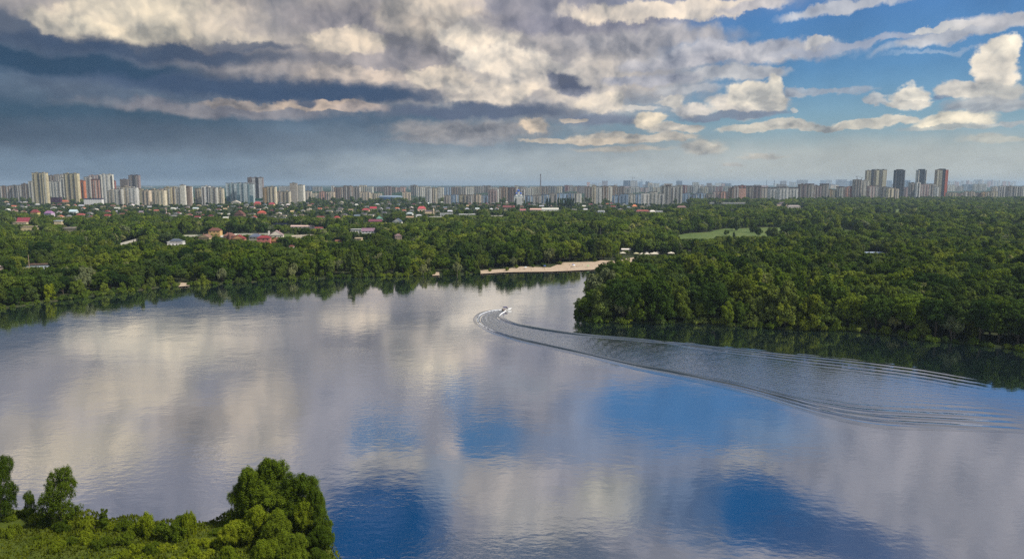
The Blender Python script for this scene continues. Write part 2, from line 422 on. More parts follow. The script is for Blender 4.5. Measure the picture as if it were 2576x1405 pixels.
def make_lobes(rng,kind,h,w):
    R=w/2; L=[]
    if kind=='broad':
        zc=h*.56; rz=h*.44; n=rng.integers(16,23)
        for i in range(n):
            a=rng.uniform(0,2*math.pi); t=rng.uniform(-.75,.85); rr=math.sqrt(max(0,1-t*t))*rng.uniform(.45,.78)
            s=rng.uniform(.26,.42)
            L.append((R*rr*math.cos(a),R*rr*math.sin(a),zc+rz*t*.72,R*s*1.1,R*s*1.1,R*s*rng.uniform(.75,1.0)))
        L.append((0,0,zc,R*.55,R*.55,rz*.6))
    elif kind=='skirt':
        for i in range(26):
            a=rng.uniform(0,6.3); t=rng.uniform(0,1); z=h*(.10+.78*t); rr=R*rng.uniform(.35,.74)*(1-.45*t*t); s=R*rng.uniform(.26,.4)
            L.append((rr*math.cos(a),rr*math.sin(a),z,s,s,s*rng.uniform(.8,1.15)))
        L.append((0,0,h*.45,R*.6,R*.6,h*.38))
    elif kind=='tall':
        n=rng.integers(15,22)
        for i in range(n):
            t=(i+.5)/n; z=h*(.18+.72*t); prof=math.sin(math.pi*min(1,(t*.86+.14)))**.6
            a=rng.uniform(0,2*math.pi); rr=R*prof*rng.uniform(.2,.62); s=R*rng.uniform(.34,.5)*(.55+.45*prof)
            L.append((rr*math.cos(a),rr*math.sin(a),z,s,s,s*rng.uniform(1.2,1.8)))
        L.append((0,0,h*.5,R*.45,R*.45,h*.3))
    elif kind=='column':
        for i in range(12):
            t=(i+.5)/12; prof=math.sin(math.pi*min(1,t*.85+.12))**.5
            a=rng.uniform(0,6.3); L.append((R*.3*math.cos(a),R*.3*math.sin(a),h*(.08+.86*t),R*.75*prof,R*.75*prof,h*.075))
    elif kind=='weep':
        for i in range(15):
            a=rng.uniform(0,6.3); t=rng.uniform(0,1); rr=R*rng.uniform(.25,.75)
            L.append((rr*math.cos(a),rr*math.sin(a),h*(.45+.38*t*(1-rr/R*.6)),R*.3,R*.3,h*rng.uniform(.14,.26)))
        L.append((0,0,h*.6,R*.5,R*.5,h*.3))
    else: # bush
        for i in range(rng.integers(7,11)):
            a=rng.uniform(0,6.3); rr=R*rng.uniform(.1,.68); s=R*rng.uniform(.3,.5)
            L.append((rr*math.cos(a),rr*math.sin(a),max(s*.5,h*.45*rng.uniform(.5,1.25)*(1-.4*rr/R)),s,s,min(s,h*.42)))
    return L
def sublobes(rng,L,k,f=(.32,.48),zs=1.0,zb=.25):
    o=[]
    for l in L:
        o.append((l[0],l[1],l[2],l[3]*.72,l[4]*.72,l[5]*.72))
        for i in range(k):
            d=rng.normal(size=3); d[2]+=zb; d/=np.linalg.norm(d); r=rng.uniform(*f); q=rng.uniform(.68,.92)
            o.append((l[0]+d[0]*l[3]*q,l[1]+d[1]*l[4]*q,l[2]+d[2]*l[5]*q,l[3]*r,l[4]*r,min(l[5],l[3]*1.3)*r*zs))
    return o
def trunk_mesh(rng,kind,h,w,lobes,n=6):
    mb=MB(); r0=h*.016+.08; top=h*(.72 if kind!='column' else .9)
    pts=[(0,0,-.6)]+[(rng.normal(0,.02)*h*(t>.15),rng.normal(0,.02)*h*(t>.15),top*t) for t in (.1,.3,.5,.75,1)]
    mb.tube(pts,[r0*1.35,r0*1.1,r0*.9,r0*.7,r0*.45,r0*.15],n)
    for l in lobes[:8]:
        z0=max(h*.12,l[2]-abs(l[0])*.8-abs(l[1])*.5-h*.1); z0=min(z0,top*.8)
        a=Vector((0,0,z0)); b=Vector((l[0],l[1],l[2])); mb.tube([a,a.lerp(b,.5)+Vector((0,0,-.03*h)),b],[r0*.45,r0*.3,r0*.1],5)
    return mb.mesh('trunk')
VAR={}
def variant(key,kind,h,w,n,leaf,mt,seed,sub=0,zs=1.0,zb=.25,**kw):
    rng=np.random.default_rng(seed); L=make_lobes(rng,kind,h,w)
    V,F=leaves(rng,sublobes(rng,L,sub,zs=zs,zb=zb,f=(.32,.48) if sub<9 else (.17,.36)) if sub else L,n,leaf,par=range(0,len(L)*(sub+1),sub+1),**kw); me=mesh_np('crown',V,F); me.materials.append(LM[mt])
    tm=trunk_mesh(rng,kind,h,w,L); tm.materials.append(BARK)
    VAR[key]=(me,tm,h,w)
def put_tree(key,loc,s=1.0,sz=None,rz=0.0,name='tree'):
    me,tm,h,w=VAR[key]; e=empty(name,loc,rz); e.scale=(s,s,sz or s)
    link('crown',me,None,e); link('trunk',tm,None,e); return e
# ---------------------------------------------------------------- the ground and the river
def s_(x): return x*x*(3-2*x)
SHORE=[(-2600,1240),(-900,1160),(-300,1082),(0,1042),(56,1036),(155,1020),(267,1006),(404,989),(528,972),(652,964),(798,957),(940,947),(1209,936),(1340,933),(1478,930),(1560,928),(1633,923),(1711,918),(1790,917),(1866,916),(1999,910),(2033,907),(2080,899),(2124,890),(2200,886),(2300,890),(2400,893),
 (2420,900),(2300,907),(2200,920),(2110,948),(2060,972),(2010,1005),(1975,1035),(1962,1068),(1993,1086),(2100,1090),(2180,1091),(2290,1092),(2397,1095),(2552,1106),(2700,1112),(2894,1117),(3034,1131),(3127,1149),(3260,1160),(3461,1182),(3900,1225),(5200,1300)]
def jag(pts,k,amp,seed):
    rng=random.Random(seed); o=[]
    for a,b in zip(pts[:-1],pts[1:]):
        L=(b-a).length; n=max(1,int(L/k)); nrm=Vector((-(b-a).y,(b-a).x,0)).normalized() if L>0 else Vector()
        for i in range(n):
            t=i/n; o.append(a.lerp(b,t)+nrm*(rng.uniform(-amp,amp) if i else 0))
    o.append(pts[-1]); return o
shore=jag([gpt(*p) for p in SHORE],7,.9,3)
poly=[p.copy() for p in shore]
far=[Vector((9000,shore[-1].y,0)),Vector((27000,8000,0)),Vector((27000,27500,0)),Vector((-27000,27500,0)),Vector((-27000,8000,0)),Vector((-9000,shore[0].y,0))]
LAND=[(p.x,p.y) for p in poly+far]
def inside(x,y,pl):
    c=False; n=len(pl); j=n-1
    for i in range(n):
        xi,yi=pl[i]; xj,yj=pl[j]
        if (yi>y)!=(yj>y) and x<(xj-xi)*(y-yi)/(yj-yi)+xi: c=not c
        j=i
    return c
def inside_np(X,Y,pl):
    c=np.zeros(X.shape,bool); n=len(pl); j=n-1
    for i in range(n):
        xi,yi=pl[i]; xj,yj=pl[j]
        if yi!=yj: c^=((yi>Y)!=(yj>Y))&(X<(xj-xi)*(Y-yi)/(yj-yi)+xi)
        j=i
    return c
def groundmat(name,cols,scale,rough=.95,bump=.0):
    m_,g=mat(name); p=g.node('ShaderNodeNewGeometry').outputs['Position']
    n=g.noise(p,scale,6,.65); n2=g.noise(p,scale*9,5,.6)
    c=g.mix(g.mr(n,.38,.62),cols[0],cols[1]); c=g.mix(g.mr(n2,.42,.68),c,cols[2])
    b=g.node('ShaderNodeBump',{'Height':n2,'Strength':.5,'Distance':.3}).outputs[0]
    d=g.node('ShaderNodeBsdfPrincipled',{'Base Color':c,'Roughness':rough,'Specular IOR Level':.15,'Normal':b}); out(g,d.outputs[0]); return m_
GM=groundmat('ground_turf',[(.020,.034,.010),(.032,.046,.014),(.048,.044,.024)],.02)
mb=MB(); n=len(poly); Z=.7
top=[(p.x,p.y,Z) for p in poly]+[(p.x,p.y,Z) for p in far]
mb.add(top,[tuple(range(len(top)))[::-1]])
low=[]
for i,p in enumerate(poly):
    a=poly[max(i-1,0)]; b=poly[min(i+1,n-1)]; t=(b-a).normalized(); w=Vector((t.y,-t.x,0))*1.6; low.append((p.x+w.x,p.y+w.y,-1.0))
mb.add([(p.x,p.y,Z) for p in poly]+low,[(i,i+1,n+i+1,n+i) for i in range(n-1)])
ground=mb.build('ground',GM); tag(ground,'flat green land beyond the river reaching to the horizon','ground',kind='structure')
def sheet(name,pts,z,m_,label,cat,jk=12,ja=2.0,seed=1,edge=None):
    ps=jag([gpt(*p,z) for p in pts]+[gpt(*pts[0],z)],jk,ja,seed)[:-1]
    b=MB(); b.add([(p.x,p.y,z) for p in ps],[tuple(range(len(ps)))])
    o=b.build(name,m_); me=o.data
    if me.polygons[0].normal.z<0: me.flip_normals()
    tag(o,label,cat,kind='structure'); return [(p.x,p.y) for p in ps]
SAND=groundmat('river_sand',[(.44,.34,.245),(.50,.40,.30),(.30,.23,.16)],.12)
CLEAR=[]   # polygons without forest trees
SANDP=[]
SANDP.append(sheet('beach',[(1624,924.5),(1700,919.8),(1790,918),(1866,917),(1999,911),(2030,908),(2075,900),(2095,882),(2030,879),(2010,884),(1905,886),(1880,895),(1860,903),(1760,900),(1712,908),(1624,913)],.76,SAND,'sandy river beach with bathers below the trees','beach',8,.6))
SANDP.append(sheet('beach',[(2100,893),(2150,889.5),(2176,888),(2180,876),(2150,868),(2120,872),(2095,880)],.77,SAND,'narrow sand strip in front of the white tents','beach',8,.6,2))
SANDP.append(sheet('beach',[(1462,930.6),(1485,930),(1484,916),(1462,918)],.76,SAND,'small sand patch between bushes on the far bank','beach',5,.5,3))
SANDP.append(sheet('beach',[(603,968),(640,964.8),(640,956),(603,954)],.76,SAND,'tiny sand landing on the left wooded bank','beach',5,.5,4))
CLEAR+=SANDP
MEADOW=groundmat('meadow_grass',[(.085,.130,.034),(.135,.165,.05),(.05,.085,.022)],.02)
NSAND=len(CLEAR)
CLEAR.append(sheet('field',[(2270,815),(2250,795),(2400,784),(2450,772),(2600,768),(2760,770),(2700,786),(2620,812),(2480,822)],.75,MEADOW,'pale green meadow in the forest right of centre','field',30,6,5))
CLEAR.append(sheet('field',[(2830,790),(2780,772),(2850,768),(2900,778),(2860,792)],.75,MEADOW,'small pale clearing right of the big meadow','field',30,5,6))
CLEAR.append(sheet('field',[(2940,722),(2935,709),(3040,706),(3110,714),(3090,726),(3000,727)],.75,MEADOW,'far pale clearing below the dark unfinished tower','field',60,8,7))
CLEAR.append(sheet('field',[(1290,768),(1290,758),(1325,758),(1330,767)],.75,MEADOW,'small lawn below the mint green house','field',30,3,8))
CLEAR.append(sheet('field',[(560,812),(640,800),(760,798),(900,806),(1000,800),(1000,790),(620,793),(545,803)],.75,MEADOW,'grass plots between the near villas','field',30,3,9))
CONC=plain('old_concrete',(176,168,158),.9,.16,.08)
CLEAR.append(sheet('pavement',[(502,829),(560,828),(618,834),(575,850),(545,842)],.78,CONC,'pale concrete yard beside the grey hip roofed white house','pavement',15,1,10))
# dark soil, moss and reeds bank in front
BANKP=[(-1400,1560),(-300,1640),(0,1712),(150,1736),(270,1748),(450,1764),(640,1782),(700,1770),(790,1752),(960,1750),(1050,1780),(1110,1830),(1150,1890),(1190,2000),(1230,2300)]
fs=jag([gpt(*p) for p in BANKP],2.5,.35,8)
FG=groundmat('bank_turf',[(.060,.085,.010),(.085,.105,.012),(.045,.062,.010)],.18)
rows=[0,.6,1.5,3,6,12,25,60,180]; zs=[-.6,.35,.9,1.5,1.9,2.2,2.5,3,3]
mb=MB(); vs=[]; rg=random.Random(4)
cen=Vector((-120,20,0))
for j,t in enumerate(rows):
    for i,p in enumerate(fs):
        a=fs[max(i-1,0)]; b=fs[min(i+1,len(fs)-1)]; tt=(b-a).normalized(); nn=Vector((tt.y,-tt.x,0))
        # inward means towards the camera side
        if nn.dot(cen-p)<0: nn=-nn
        if t<8: q=p+nn*t
        else:
            q0=p+nn*6; q=q0.lerp(cen,min(1,(t-6)/180))
        vs.append((q.x,q.y,zs[j]+rg.uniform(-.12,.12)*(j>1)))
w_=len(fs); fcs=[(j*w_+i,j*w_+i+1,(j+1)*w_+i+1,(j+1)*w_+i) for j in range(len(rows)-1) for i in range(w_-1)]
mb.add(vs,fcs); o=mb.build('riverbank',FG); bm_=bmesh.new(); bm_.from_mesh(o.data); bmesh.ops.recalc_face_normals(bm_,faces=bm_.faces[:]); bm_.to_mesh(o.data); bm_.free()
if o.data.polygons[len(o.data.polygons)//2].normal.z<0: o.data.flip_normals()
tag(o,'grassy near riverbank at the lower left','riverbank',kind='structure')
BANK=[(p.x,p.y) for p in fs]+[(60,20),(-120,0),(-500,60)]
def bank_z(x,y):
    d=min((Vector((x,y,0))-p).length for p in fs); return float(np.interp(d,rows,zs))
# ---------------------------------------------------------------- water
def watermat(name,foam=False):
    m_,g=mat(name); p=g.node('ShaderNodeNewGeometry').outputs['Position']
    big=g.noise(g.v('MULTIPLY',p,(.8,1.6,1)),.011,4,.6,dim='2D')
    gust=g.mr(big,.42,.66,.25,1.0)
    r1=g.noise(g.v('MULTIPLY',p,(.55,1.0,1)),.55,3,.6,dim='2D')
    r2=g.noise(g.v('MULTIPLY',p,(.8,1.0,1)),.10,3,.6,dim='2D')
    hgt=g.m('ADD',g.m('MULTIPLY',r1,g.m('MULTIPLY',gust,WAVE1)),g.m('MULTIPLY',r2,WAVE2))
    if foam:
        at_=g.node('ShaderNodeAttribute',attribute_name='rough').outputs['Fac']
        r3=g.noise(p,.42,5,.7,dim='2D'); hgt=g.m('ADD',hgt,g.m('MULTIPLY',g.m('MULTIPLY',r3,at_),.22))
    b=g.node('ShaderNodeBump',{'Height':hgt,'Strength':1.0,'Distance':1.0}).outputs[0]
    lw=g.node('ShaderNodeLayerWeight',{'Blend':.5,'Normal':b}).outputs['Facing']
    fac=g.mr(lw,.45,.95,WREF[0],WREF[1],'LINEAR') if not foam else g.mr(lw,.42,.82,.16,.84,'LINEAR')
    gl=g.node('ShaderNodeBsdfGlossy',{'Color':(.97,.98,1.0,1),'Roughness':.05,'Normal':b}).outputs[0]
    df=g.node('ShaderNodeBsdfDiffuse',{'Color':(.010,.022,.026,1),'Normal':b}).outputs[0]
    sh=g.node('ShaderNodeMixShader',{0:fac,1:df,2:gl}).outputs[0]
    if foam:
        fo=g.node('ShaderNodeAttribute',attribute_name='foam').outputs['Fac']
        n=g.noise(p,1.1,5,.7)
        k=g.mr(g.m('ADD',g.m('MULTIPLY',fo,1.25),g.m('SUBTRACT',n,.5)),.45,.85)
        wh=g.node('ShaderNodeBsdfDiffuse',{'Color':(.80,.82,.84,1)}).outputs[0]
        sh=g.node('ShaderNodeMixShader',{0:k,1:sh,2:wh}).outputs[0]
    out(g,sh); return m_
WAVE1,WAVE2,WREF=.030,.036,(.68,.84)
WM=watermat('river_water'); WK=watermat('wake_water',True)
mb=MB(); mb.add([(-9000,-300,0),(9000,-300,0),(9000,1500,0),(-9000,1500,0)],[(0,1,2,3)])
o=mb.build('water',WM); tag(o,'wide calm river mirroring clouds and blue sky','water',kind='structure')
# the wake: outer and inner edge of the disturbed band, in picture points, boat first
OUT=[(1700,1044),(1672,1047),(1637,1055),(1617,1066),(1611,1078),(1617,1092),(1635,1105),(1666,1120),(1744,1144),(1841,1166),(1938,1187),(2035,1209),(2150,1236),(2260,1256),(2400,1284),(2530,1312),(2650,1345),(2790,1380),(2920,1402),(3050,1412),(3200,1420),(3400,1432),(3600,1448)]
INN=[(1712,1050),(1705,1055),(1696,1062),(1692,1067),(1692,1071),(1696,1076),(1703,1080),(1716,1086),(1744,1096),(1800,1107),(1860,1117),(1950,1129),(2035,1137),(2130,1145),(2240,1156),(2360,1170),(2480,1184),(2620,1199),(2750,1214),(2900,1230),(3080,1252),(3280,1285),(3550,1330)]
def resample(P_,n):
    d=[0]
    for a,b in zip(P_[:-1],P_[1:]): d.append(d[-1]+(b-a).length)
    d=np.array(d); arr=np.array([tuple(p) for p in P_]); return d,arr
A_=np.array([tuple(gpt(*p)) for p in OUT]); B_=np.array([tuple(gpt(*p)) for p in INN])
mid=(A_+B_)/2; dd=np.concatenate([[0],np.cumsum(np.linalg.norm(np.diff(mid,axis=0),axis=1))])
Ltot=dd[-1]; NS=int(Ltot/.8); sl=np.linspace(0,Ltot,NS)
def cr(arr):                              # smooth (Catmull-Rom style) resampling
    out_=np.zeros((NS,3)); m_=np.gradient(arr,dd,axis=0)
    k=np.clip(np.searchsorted(dd,sl,side='right')-1,0,len(dd)-2); h=dd[k+1]-dd[k]; t=(sl-dd[k])/h
    for c in range(3):
        p0,p1,m0,m1=arr[k,c],arr[k+1,c],m_[k,c]*h,m_[k+1,c]*h
        out_[:,c]=(2*t**3-3*t**2+1)*p0+(t**3-2*t**2+t)*m0+(-2*t**3+3*t**2)*p1+(t**3-t**2)*m1
    return out_
Ao,Bo=cr(A_),cr(B_)
NW=260; wv=np.linspace(-.16,1.16,NW)
Wd=np.linalg.norm(Ao-Bo,axis=1)[:,None]
Pm=Ao[:,None,:]*(1-wv)[None,:,None]+Bo[:,None,:]*wv[None,:,None]
S=sl[:,None]; Wg=np.broadcast_to(wv[None,:],(NS,NW)); dm=Wg*Wd; dn=(1-Wg)*Wd
def crest(d,s,lam,wid,amp): return amp*np.cos(2*np.pi*d/lam)*np.exp(-(d/wid)**2)
grow=np.clip(S/40,.25,1)
lam=2.2+S*.0125
far_=np.clip((S-170)/160,0,1)
Zw=crest(dm-1.0,S,lam*1.1,lam*(.8+2.4*far_),.62*grow*(1-.30*far_))+crest(dn-1.0,S,lam*1.1,lam*(.8+2.6*far_),.62*grow*(1-.30*far_))
rng=np.random.default_rng(5)
ph=np.cumsum(rng.normal(0,.05,NS))[:,None]
inner=np.clip((Wg-.02)/.15,0,1)*np.clip((.98-Wg)/.15,0,1)
Zw+=inner*(.055*np.sin(2*np.pi*dm/3.6+ph*2)+.040*np.sin(2*np.pi*dn/2.7-ph*2+S*.05)+.03*np.sin(2*np.pi*(dm*.6+S*.5)/2.4)+.02*np.sin(2*np.pi*dm/5.3+S*.03+np.sin(S*.05)*2))*(1-.6*far_)
# some wavelets break up along their length
brk=.65+.35*np.sin(S*.11+3*np.sin(S*.031))*np.cos(S*.043+Wg*5)
Zw*=brk
edge=np.clip((Wg+.16)/.10,0,1)*np.clip((1.16-Wg)/.10,0,1); edge=edge*edge*(3-2*edge)
endf=np.clip((Ltot-15-S)/110,0,1)*np.clip(S/4,0,1)
Zw=Zw*edge*endf
Pm=Pm.copy(); Pm[:,:,2]=Zw+.015+.12*edge*endf
near=np.exp(-S/26.0)
foam=np.exp(-((dm-.8)/(.9+S*.012))**2)*np.exp(-S/38)*.95+np.exp(-((dn-.7)/.8)**2)*np.exp(-S/16)*1.0+near*.22*np.exp(-((Wg-.45)/.35)**2)*(S<60)
for k_,q in enumerate((.22,.38,.55,.70)):
    foam+=.42*np.exp(-((Wg-q)*Wd/(.35+.1*k_))**2)*np.exp(-((S-28-6*k_)/28.0)**2)
foam+=.42*np.exp(-((dm-.6)/.35)**2)*np.exp(-S/190)*(np.sin(S*.9+np.sin(S*.37)*2)>-.2)+.36*np.exp(-((dn-.6)/.35)**2)*np.exp(-S/150)
foam=np.clip(foam,0,1.2)*edge
rough=np.clip(inner*1.0+.25*edge,0,1)*(1-.55*far_)*endf
ii=np.arange(NS-1)[:,None]*NW+np.arange(NW-1)[None,:]
Fq=np.stack([ii,ii+NW,ii+NW+1,ii+1],-1).reshape(-1,4)
me=mesh_np('wake',Pm.reshape(-1,3),Fq)
if me.polygons[0].normal.z<0: me.flip_normals()
for nm,arr in (('foam',foam),('rough',rough)):
    a_=me.attributes.new(nm,'FLOAT','POINT'); a_.data.foreach_set('value',np.ascontiguousarray(arr.astype(np.float32).ravel()))
me.polygons.foreach_set('use_smooth',np.ones(len(me.polygons),bool))
o=link('wake',me,WK); tag(o,'curved foaming wake trailing behind the white motorboat','wake',kind='structure')
# ---------------------------------------------------------------- labels that single each thing out
ORD=['leftmost','second','third','fourth','fifth','sixth','seventh','eighth','ninth','tenth','eleventh','twelfth','thirteenth','fourteenth','fifteenth','sixteenth','seventeenth','eighteenth','nineteenth','twentieth']
ORD+=['twenty-'+q for q in 'first second third fourth fifth sixth seventh eighth ninth'.split()]+['thirtieth']+['thirty-'+q for q in 'first second third fourth fifth sixth seventh eighth ninth'.split()]
def seg(x,marks):
    best=min(marks,key=lambda m_:abs(m_[0]-x)); return best[1]
def assign(items,marks):                 # items: (object, x, description); ordinals run left to right within one description and place
    d={}
    for o,x,desc in items: d.setdefault((desc,seg(x,marks)),[]).append((x,o))
    for (desc,pl),L in d.items():
        L.sort(key=lambda t:t[0])
        for i,(x,o) in enumerate(L):
            if len(L)==1: lb=f'{desc} {pl}'
            elif i==0: lb=f'leftmost {desc} {pl}'
            elif i==len(L)-1: lb=f'rightmost {desc} {pl}'
            else: lb=f'{ORD[i]} {desc} from left {pl}' if not pl.startswith(('left','right')) else f'{ORD[i]} {desc} from left, {pl}'
            o['label']=lb
MARKS=[(20,'at the far left edge'),(135,'by the first tall beige tower'),(240,'by the second beige tower'),(360,'by the pale grey tower'),(455,'by the dark brown spired tower'),(600,'left of the white block row'),(705,'by the cream white slab block'),(810,'by the cyan and white blocks'),(865,'by the striped dark tower'),(1000,'by the lone grey tower'),(1170,'by the long brown slab'),(1315,'by the grey-blue stadium hall'),(1455,'by the cream white end block'),(1600,'between end block and church'),(1754,'by the blue domed church'),(1827,'by the tall thin chimney'),(1915,'by the dark poplar row'),(2017,'by the narrow white tower'),(2138,'by the large crane'),(2280,'by the dark blue high-rise'),(2400,'by the low blue blocks'),(2510,'by the pink gable wall'),(2645,'by the white ribbed block'),(2750,'by the grey ribbed blocks'),(2910,'by the big grey block'),(2962,'by the twin beige towers'),(3040,'by the dark unfinished tower'),(3115,'by the glassy dark tower'),(3182,'by the orange sided tower'),(3300,'right of the orange sided tower'),(3430,'at the far right edge')]
# ---------------------------------------------------------------- the city on the horizon
def facade(name,win=(.30,.34,.40),style=0):
    m_,g=mat(name); tc=g.node('ShaderNodeTexCoord').outputs['Object']; nr=g.node('ShaderNodeTexCoord').outputs['Normal']
    oc=g.node('ShaderNodeObjectInfo').outputs['Color']
    x,y,z=g.sep(tc)[:]; nx,ny,nz=g.sep(nr)[:]
    side=g.m('GREATER_THAN',g.m('ABSOLUTE',nx),.6); h=g.fmix(side,x,y)
    bay,flo=(3.4,3.0) if style!=1 else (6.0,3.0)
    u=g.m('DIVIDE',g.m('ADD',h,500),bay); v=g.m('DIVIDE',g.m('ADD',z,30),flo)
    fu=g.m('FRACT',u); fv=g.m('FRACT',v)
    cell=g.comb(g.m('FLOOR',u),g.m('FLOOR',v),side); wn=g.node('ShaderNodeTexWhiteNoise',{'Vector':cell},noise_dimensions='3D')
    rnd=wn.outputs['Value']
    if style==1: wm=g.m('MULTIPLY',g.mr(fv,.40,.48,0,1),g.m('LESS_THAN',fv,.95))
    else: wm=g.m('MULTIPLY',g.m('MULTIPLY',g.m('GREATER_THAN',fu,.22),g.m('LESS_THAN',fu,.72)),g.m('MULTIPLY',g.m('GREATER_THAN',fv,.32),g.m('LESS_THAN',fv,.80)))
    wm=g.m('MULTIPLY',wm,g.m('LESS_THAN',g.m('ABSOLUTE',nz),.5))
    tone=g.mr(rnd,0,1,.80,1.15,'LINEAR')
    col=g.scale(oc,tone)
    # vertical panel strips of another shade and rain streaks
    st=g.node('ShaderNodeTexWhiteNoise',{'W':g.m('FLOOR',g.m('DIVIDE',g.m('ADD',h,500),9.5))},noise_dimensions='1D').outputs['Value']
    col=g.scale(col,g.mr(st,0,1,.70,1.15,'LINEAR'))
    dirt=g.noise(g.v('MULTIPLY',tc,(.35,.35,.05)),1.0,4,.6); col=g.scale(col,g.mr(dirt,.3,.7,.86,1.1,'LINEAR'))
    seam=g.m('LESS_THAN',fv,.07); col=g.mix(g.m('MULTIPLY',seam,.35),col,(.12,.11,.10))
    wc=g.scale(g.v('MULTIPLY',oc,(0,0,0)),1.0)
    wc=g.v('ADD',wc,tuple(.24*q for q in win)); wc=g.scale(wc,g.mr(rnd,0,1,.35,2.3,'LINEAR'))
    col=g.mix(g.m('MULTIPLY',wm,.66 if style!=2 else 1.0),col,wc)
    p=g.node('ShaderNodeBsdfPrincipled',{'Base Color':col,'Roughness':g.fmix(wm,.85,.35),'Specular IOR Level':.3}); out(g,p.outputs[0]); return m_
FAC=[facade('facade_panels',style=0),facade('facade_bands',style=1),facade('facade_glass',(.10,.13,.17),2)]
ROOFF=P((70,62,60),.9); 
WC=dict(cream=(216,204,176),beige=(196,184,148),brown=(150,130,112),grey=(176,168,156),pale=(212,208,194),white=(222,220,212),purple=(146,126,120),pink=(206,160,140),red=(150,84,70),blue=(150,172,194),cyan=(196,208,208),dark=(58,58,64),navy=(44,56,78),orange=(196,120,80),tan=(190,160,116),rose=(190,164,156),sand=(214,196,170))
CW=dict(cream='cream',beige='beige',brown='brown',grey='grey',pale='pale grey',white='white',purple='dull purple',pink='pink',red='red-brown',blue='pale blue',cyan='cyan and white',dark='dark grey',navy='dark blue',orange='orange',tan='tan',rose='greyish pink',sand='sandy')
BL=[]; rb=random.Random(11)
def tinted(c,k): return tuple(q*k for q in s2l(c))
def block(x0,x1,yt,yb,col,style=0,cols=None,roof=None,desc=None,cap=None,depth_=None,yaw=None,zb=12.0,ccol=None):
    Y=dist_at(yb,zb)*rb.uniform(.995,1.02); yt=yt+(rb.uniform(-2,3.5) if desc is None and yt>615 else 0); z1=ztop(yt,Y); c=at((x0+x1)/2,Y,z1*.5); w=(x1-x0)/KF/FOC*depth(Y,z1*.5); dp=depth_ or min(w*.8,rb.uniform(13,20)); h=z1-.7
    if h<6: return None
    e=empty('apartment_block' if h<62 else 'tower_block',(c.x,Y,.7),rb.uniform(-.10,.10) if yaw is None else yaw)
    ch=rb.uniform(2.2,3.4); body=MB().box(-w/2,w/2,0,dp,-.7,h-ch*.5)
    o=body.build('wall',FAC[style],e); o.color=tinted(WC[col],rb.uniform(1.15,1.45))+(1,)
    rr=MB().box(-w/2-.4,w/2+.4,-.4,dp+.4,h-ch*.5,h-ch*.5+.9); o=rr.build('roof',P(roof or (96,84,80),.9),e)
    nb=max(1,int(w/22)); 
    for i in range(nb):
        cx=-w/2+w*(i+.5)/nb+rb.uniform(-2,2); hw=rb.uniform(2.2,4.2); MB().box(cx-hw,cx+hw,dp*.25,dp*.75,h-ch*.5+.9,h-ch*.5+.9+ch*rb.uniform(.6,1.1)).build('rooftop_hut',P(roof or tuple(q*.8 for q in WC[col]),.9),e)
    k=cols if cols is not None else int(w/11)
    if k>0 and w>9:
        for i in range(k):
            cx=-w/2+w*(i+.5)/k+rb.uniform(-.6,.6); bw=rb.uniform(1.2,2.4); cc=ccol or rb.choice([(226,222,212),(196,190,178),(120,108,100),(90,84,82),WC[col]])
            o=MB().box(cx-bw,cx+bw,-1.3,-.004,2,h-ch*.5-rb.uniform(1,4)).build('balcony_column',FAC[1],e); o.color=tinted(cc,1.12)+(1,)
    if cap: 
        o=MB().box(-w/2-.9,w/2+.9,-.9,dp+.9,h-ch*.5+.903,h-ch*.5+3.2).build('cornice',P(cap,.9),e)
    tag(e,None,'building','tower blocks on the skyline' if h>=62 else 'apartment blocks of the far city')
    BL.append((e,(x0+x1)/2,desc or (CW[col]+(' tower block' if h>=62 else ' apartment block')+(' with dark roof edge' if cap else ''))))
    return e,w,dp,h
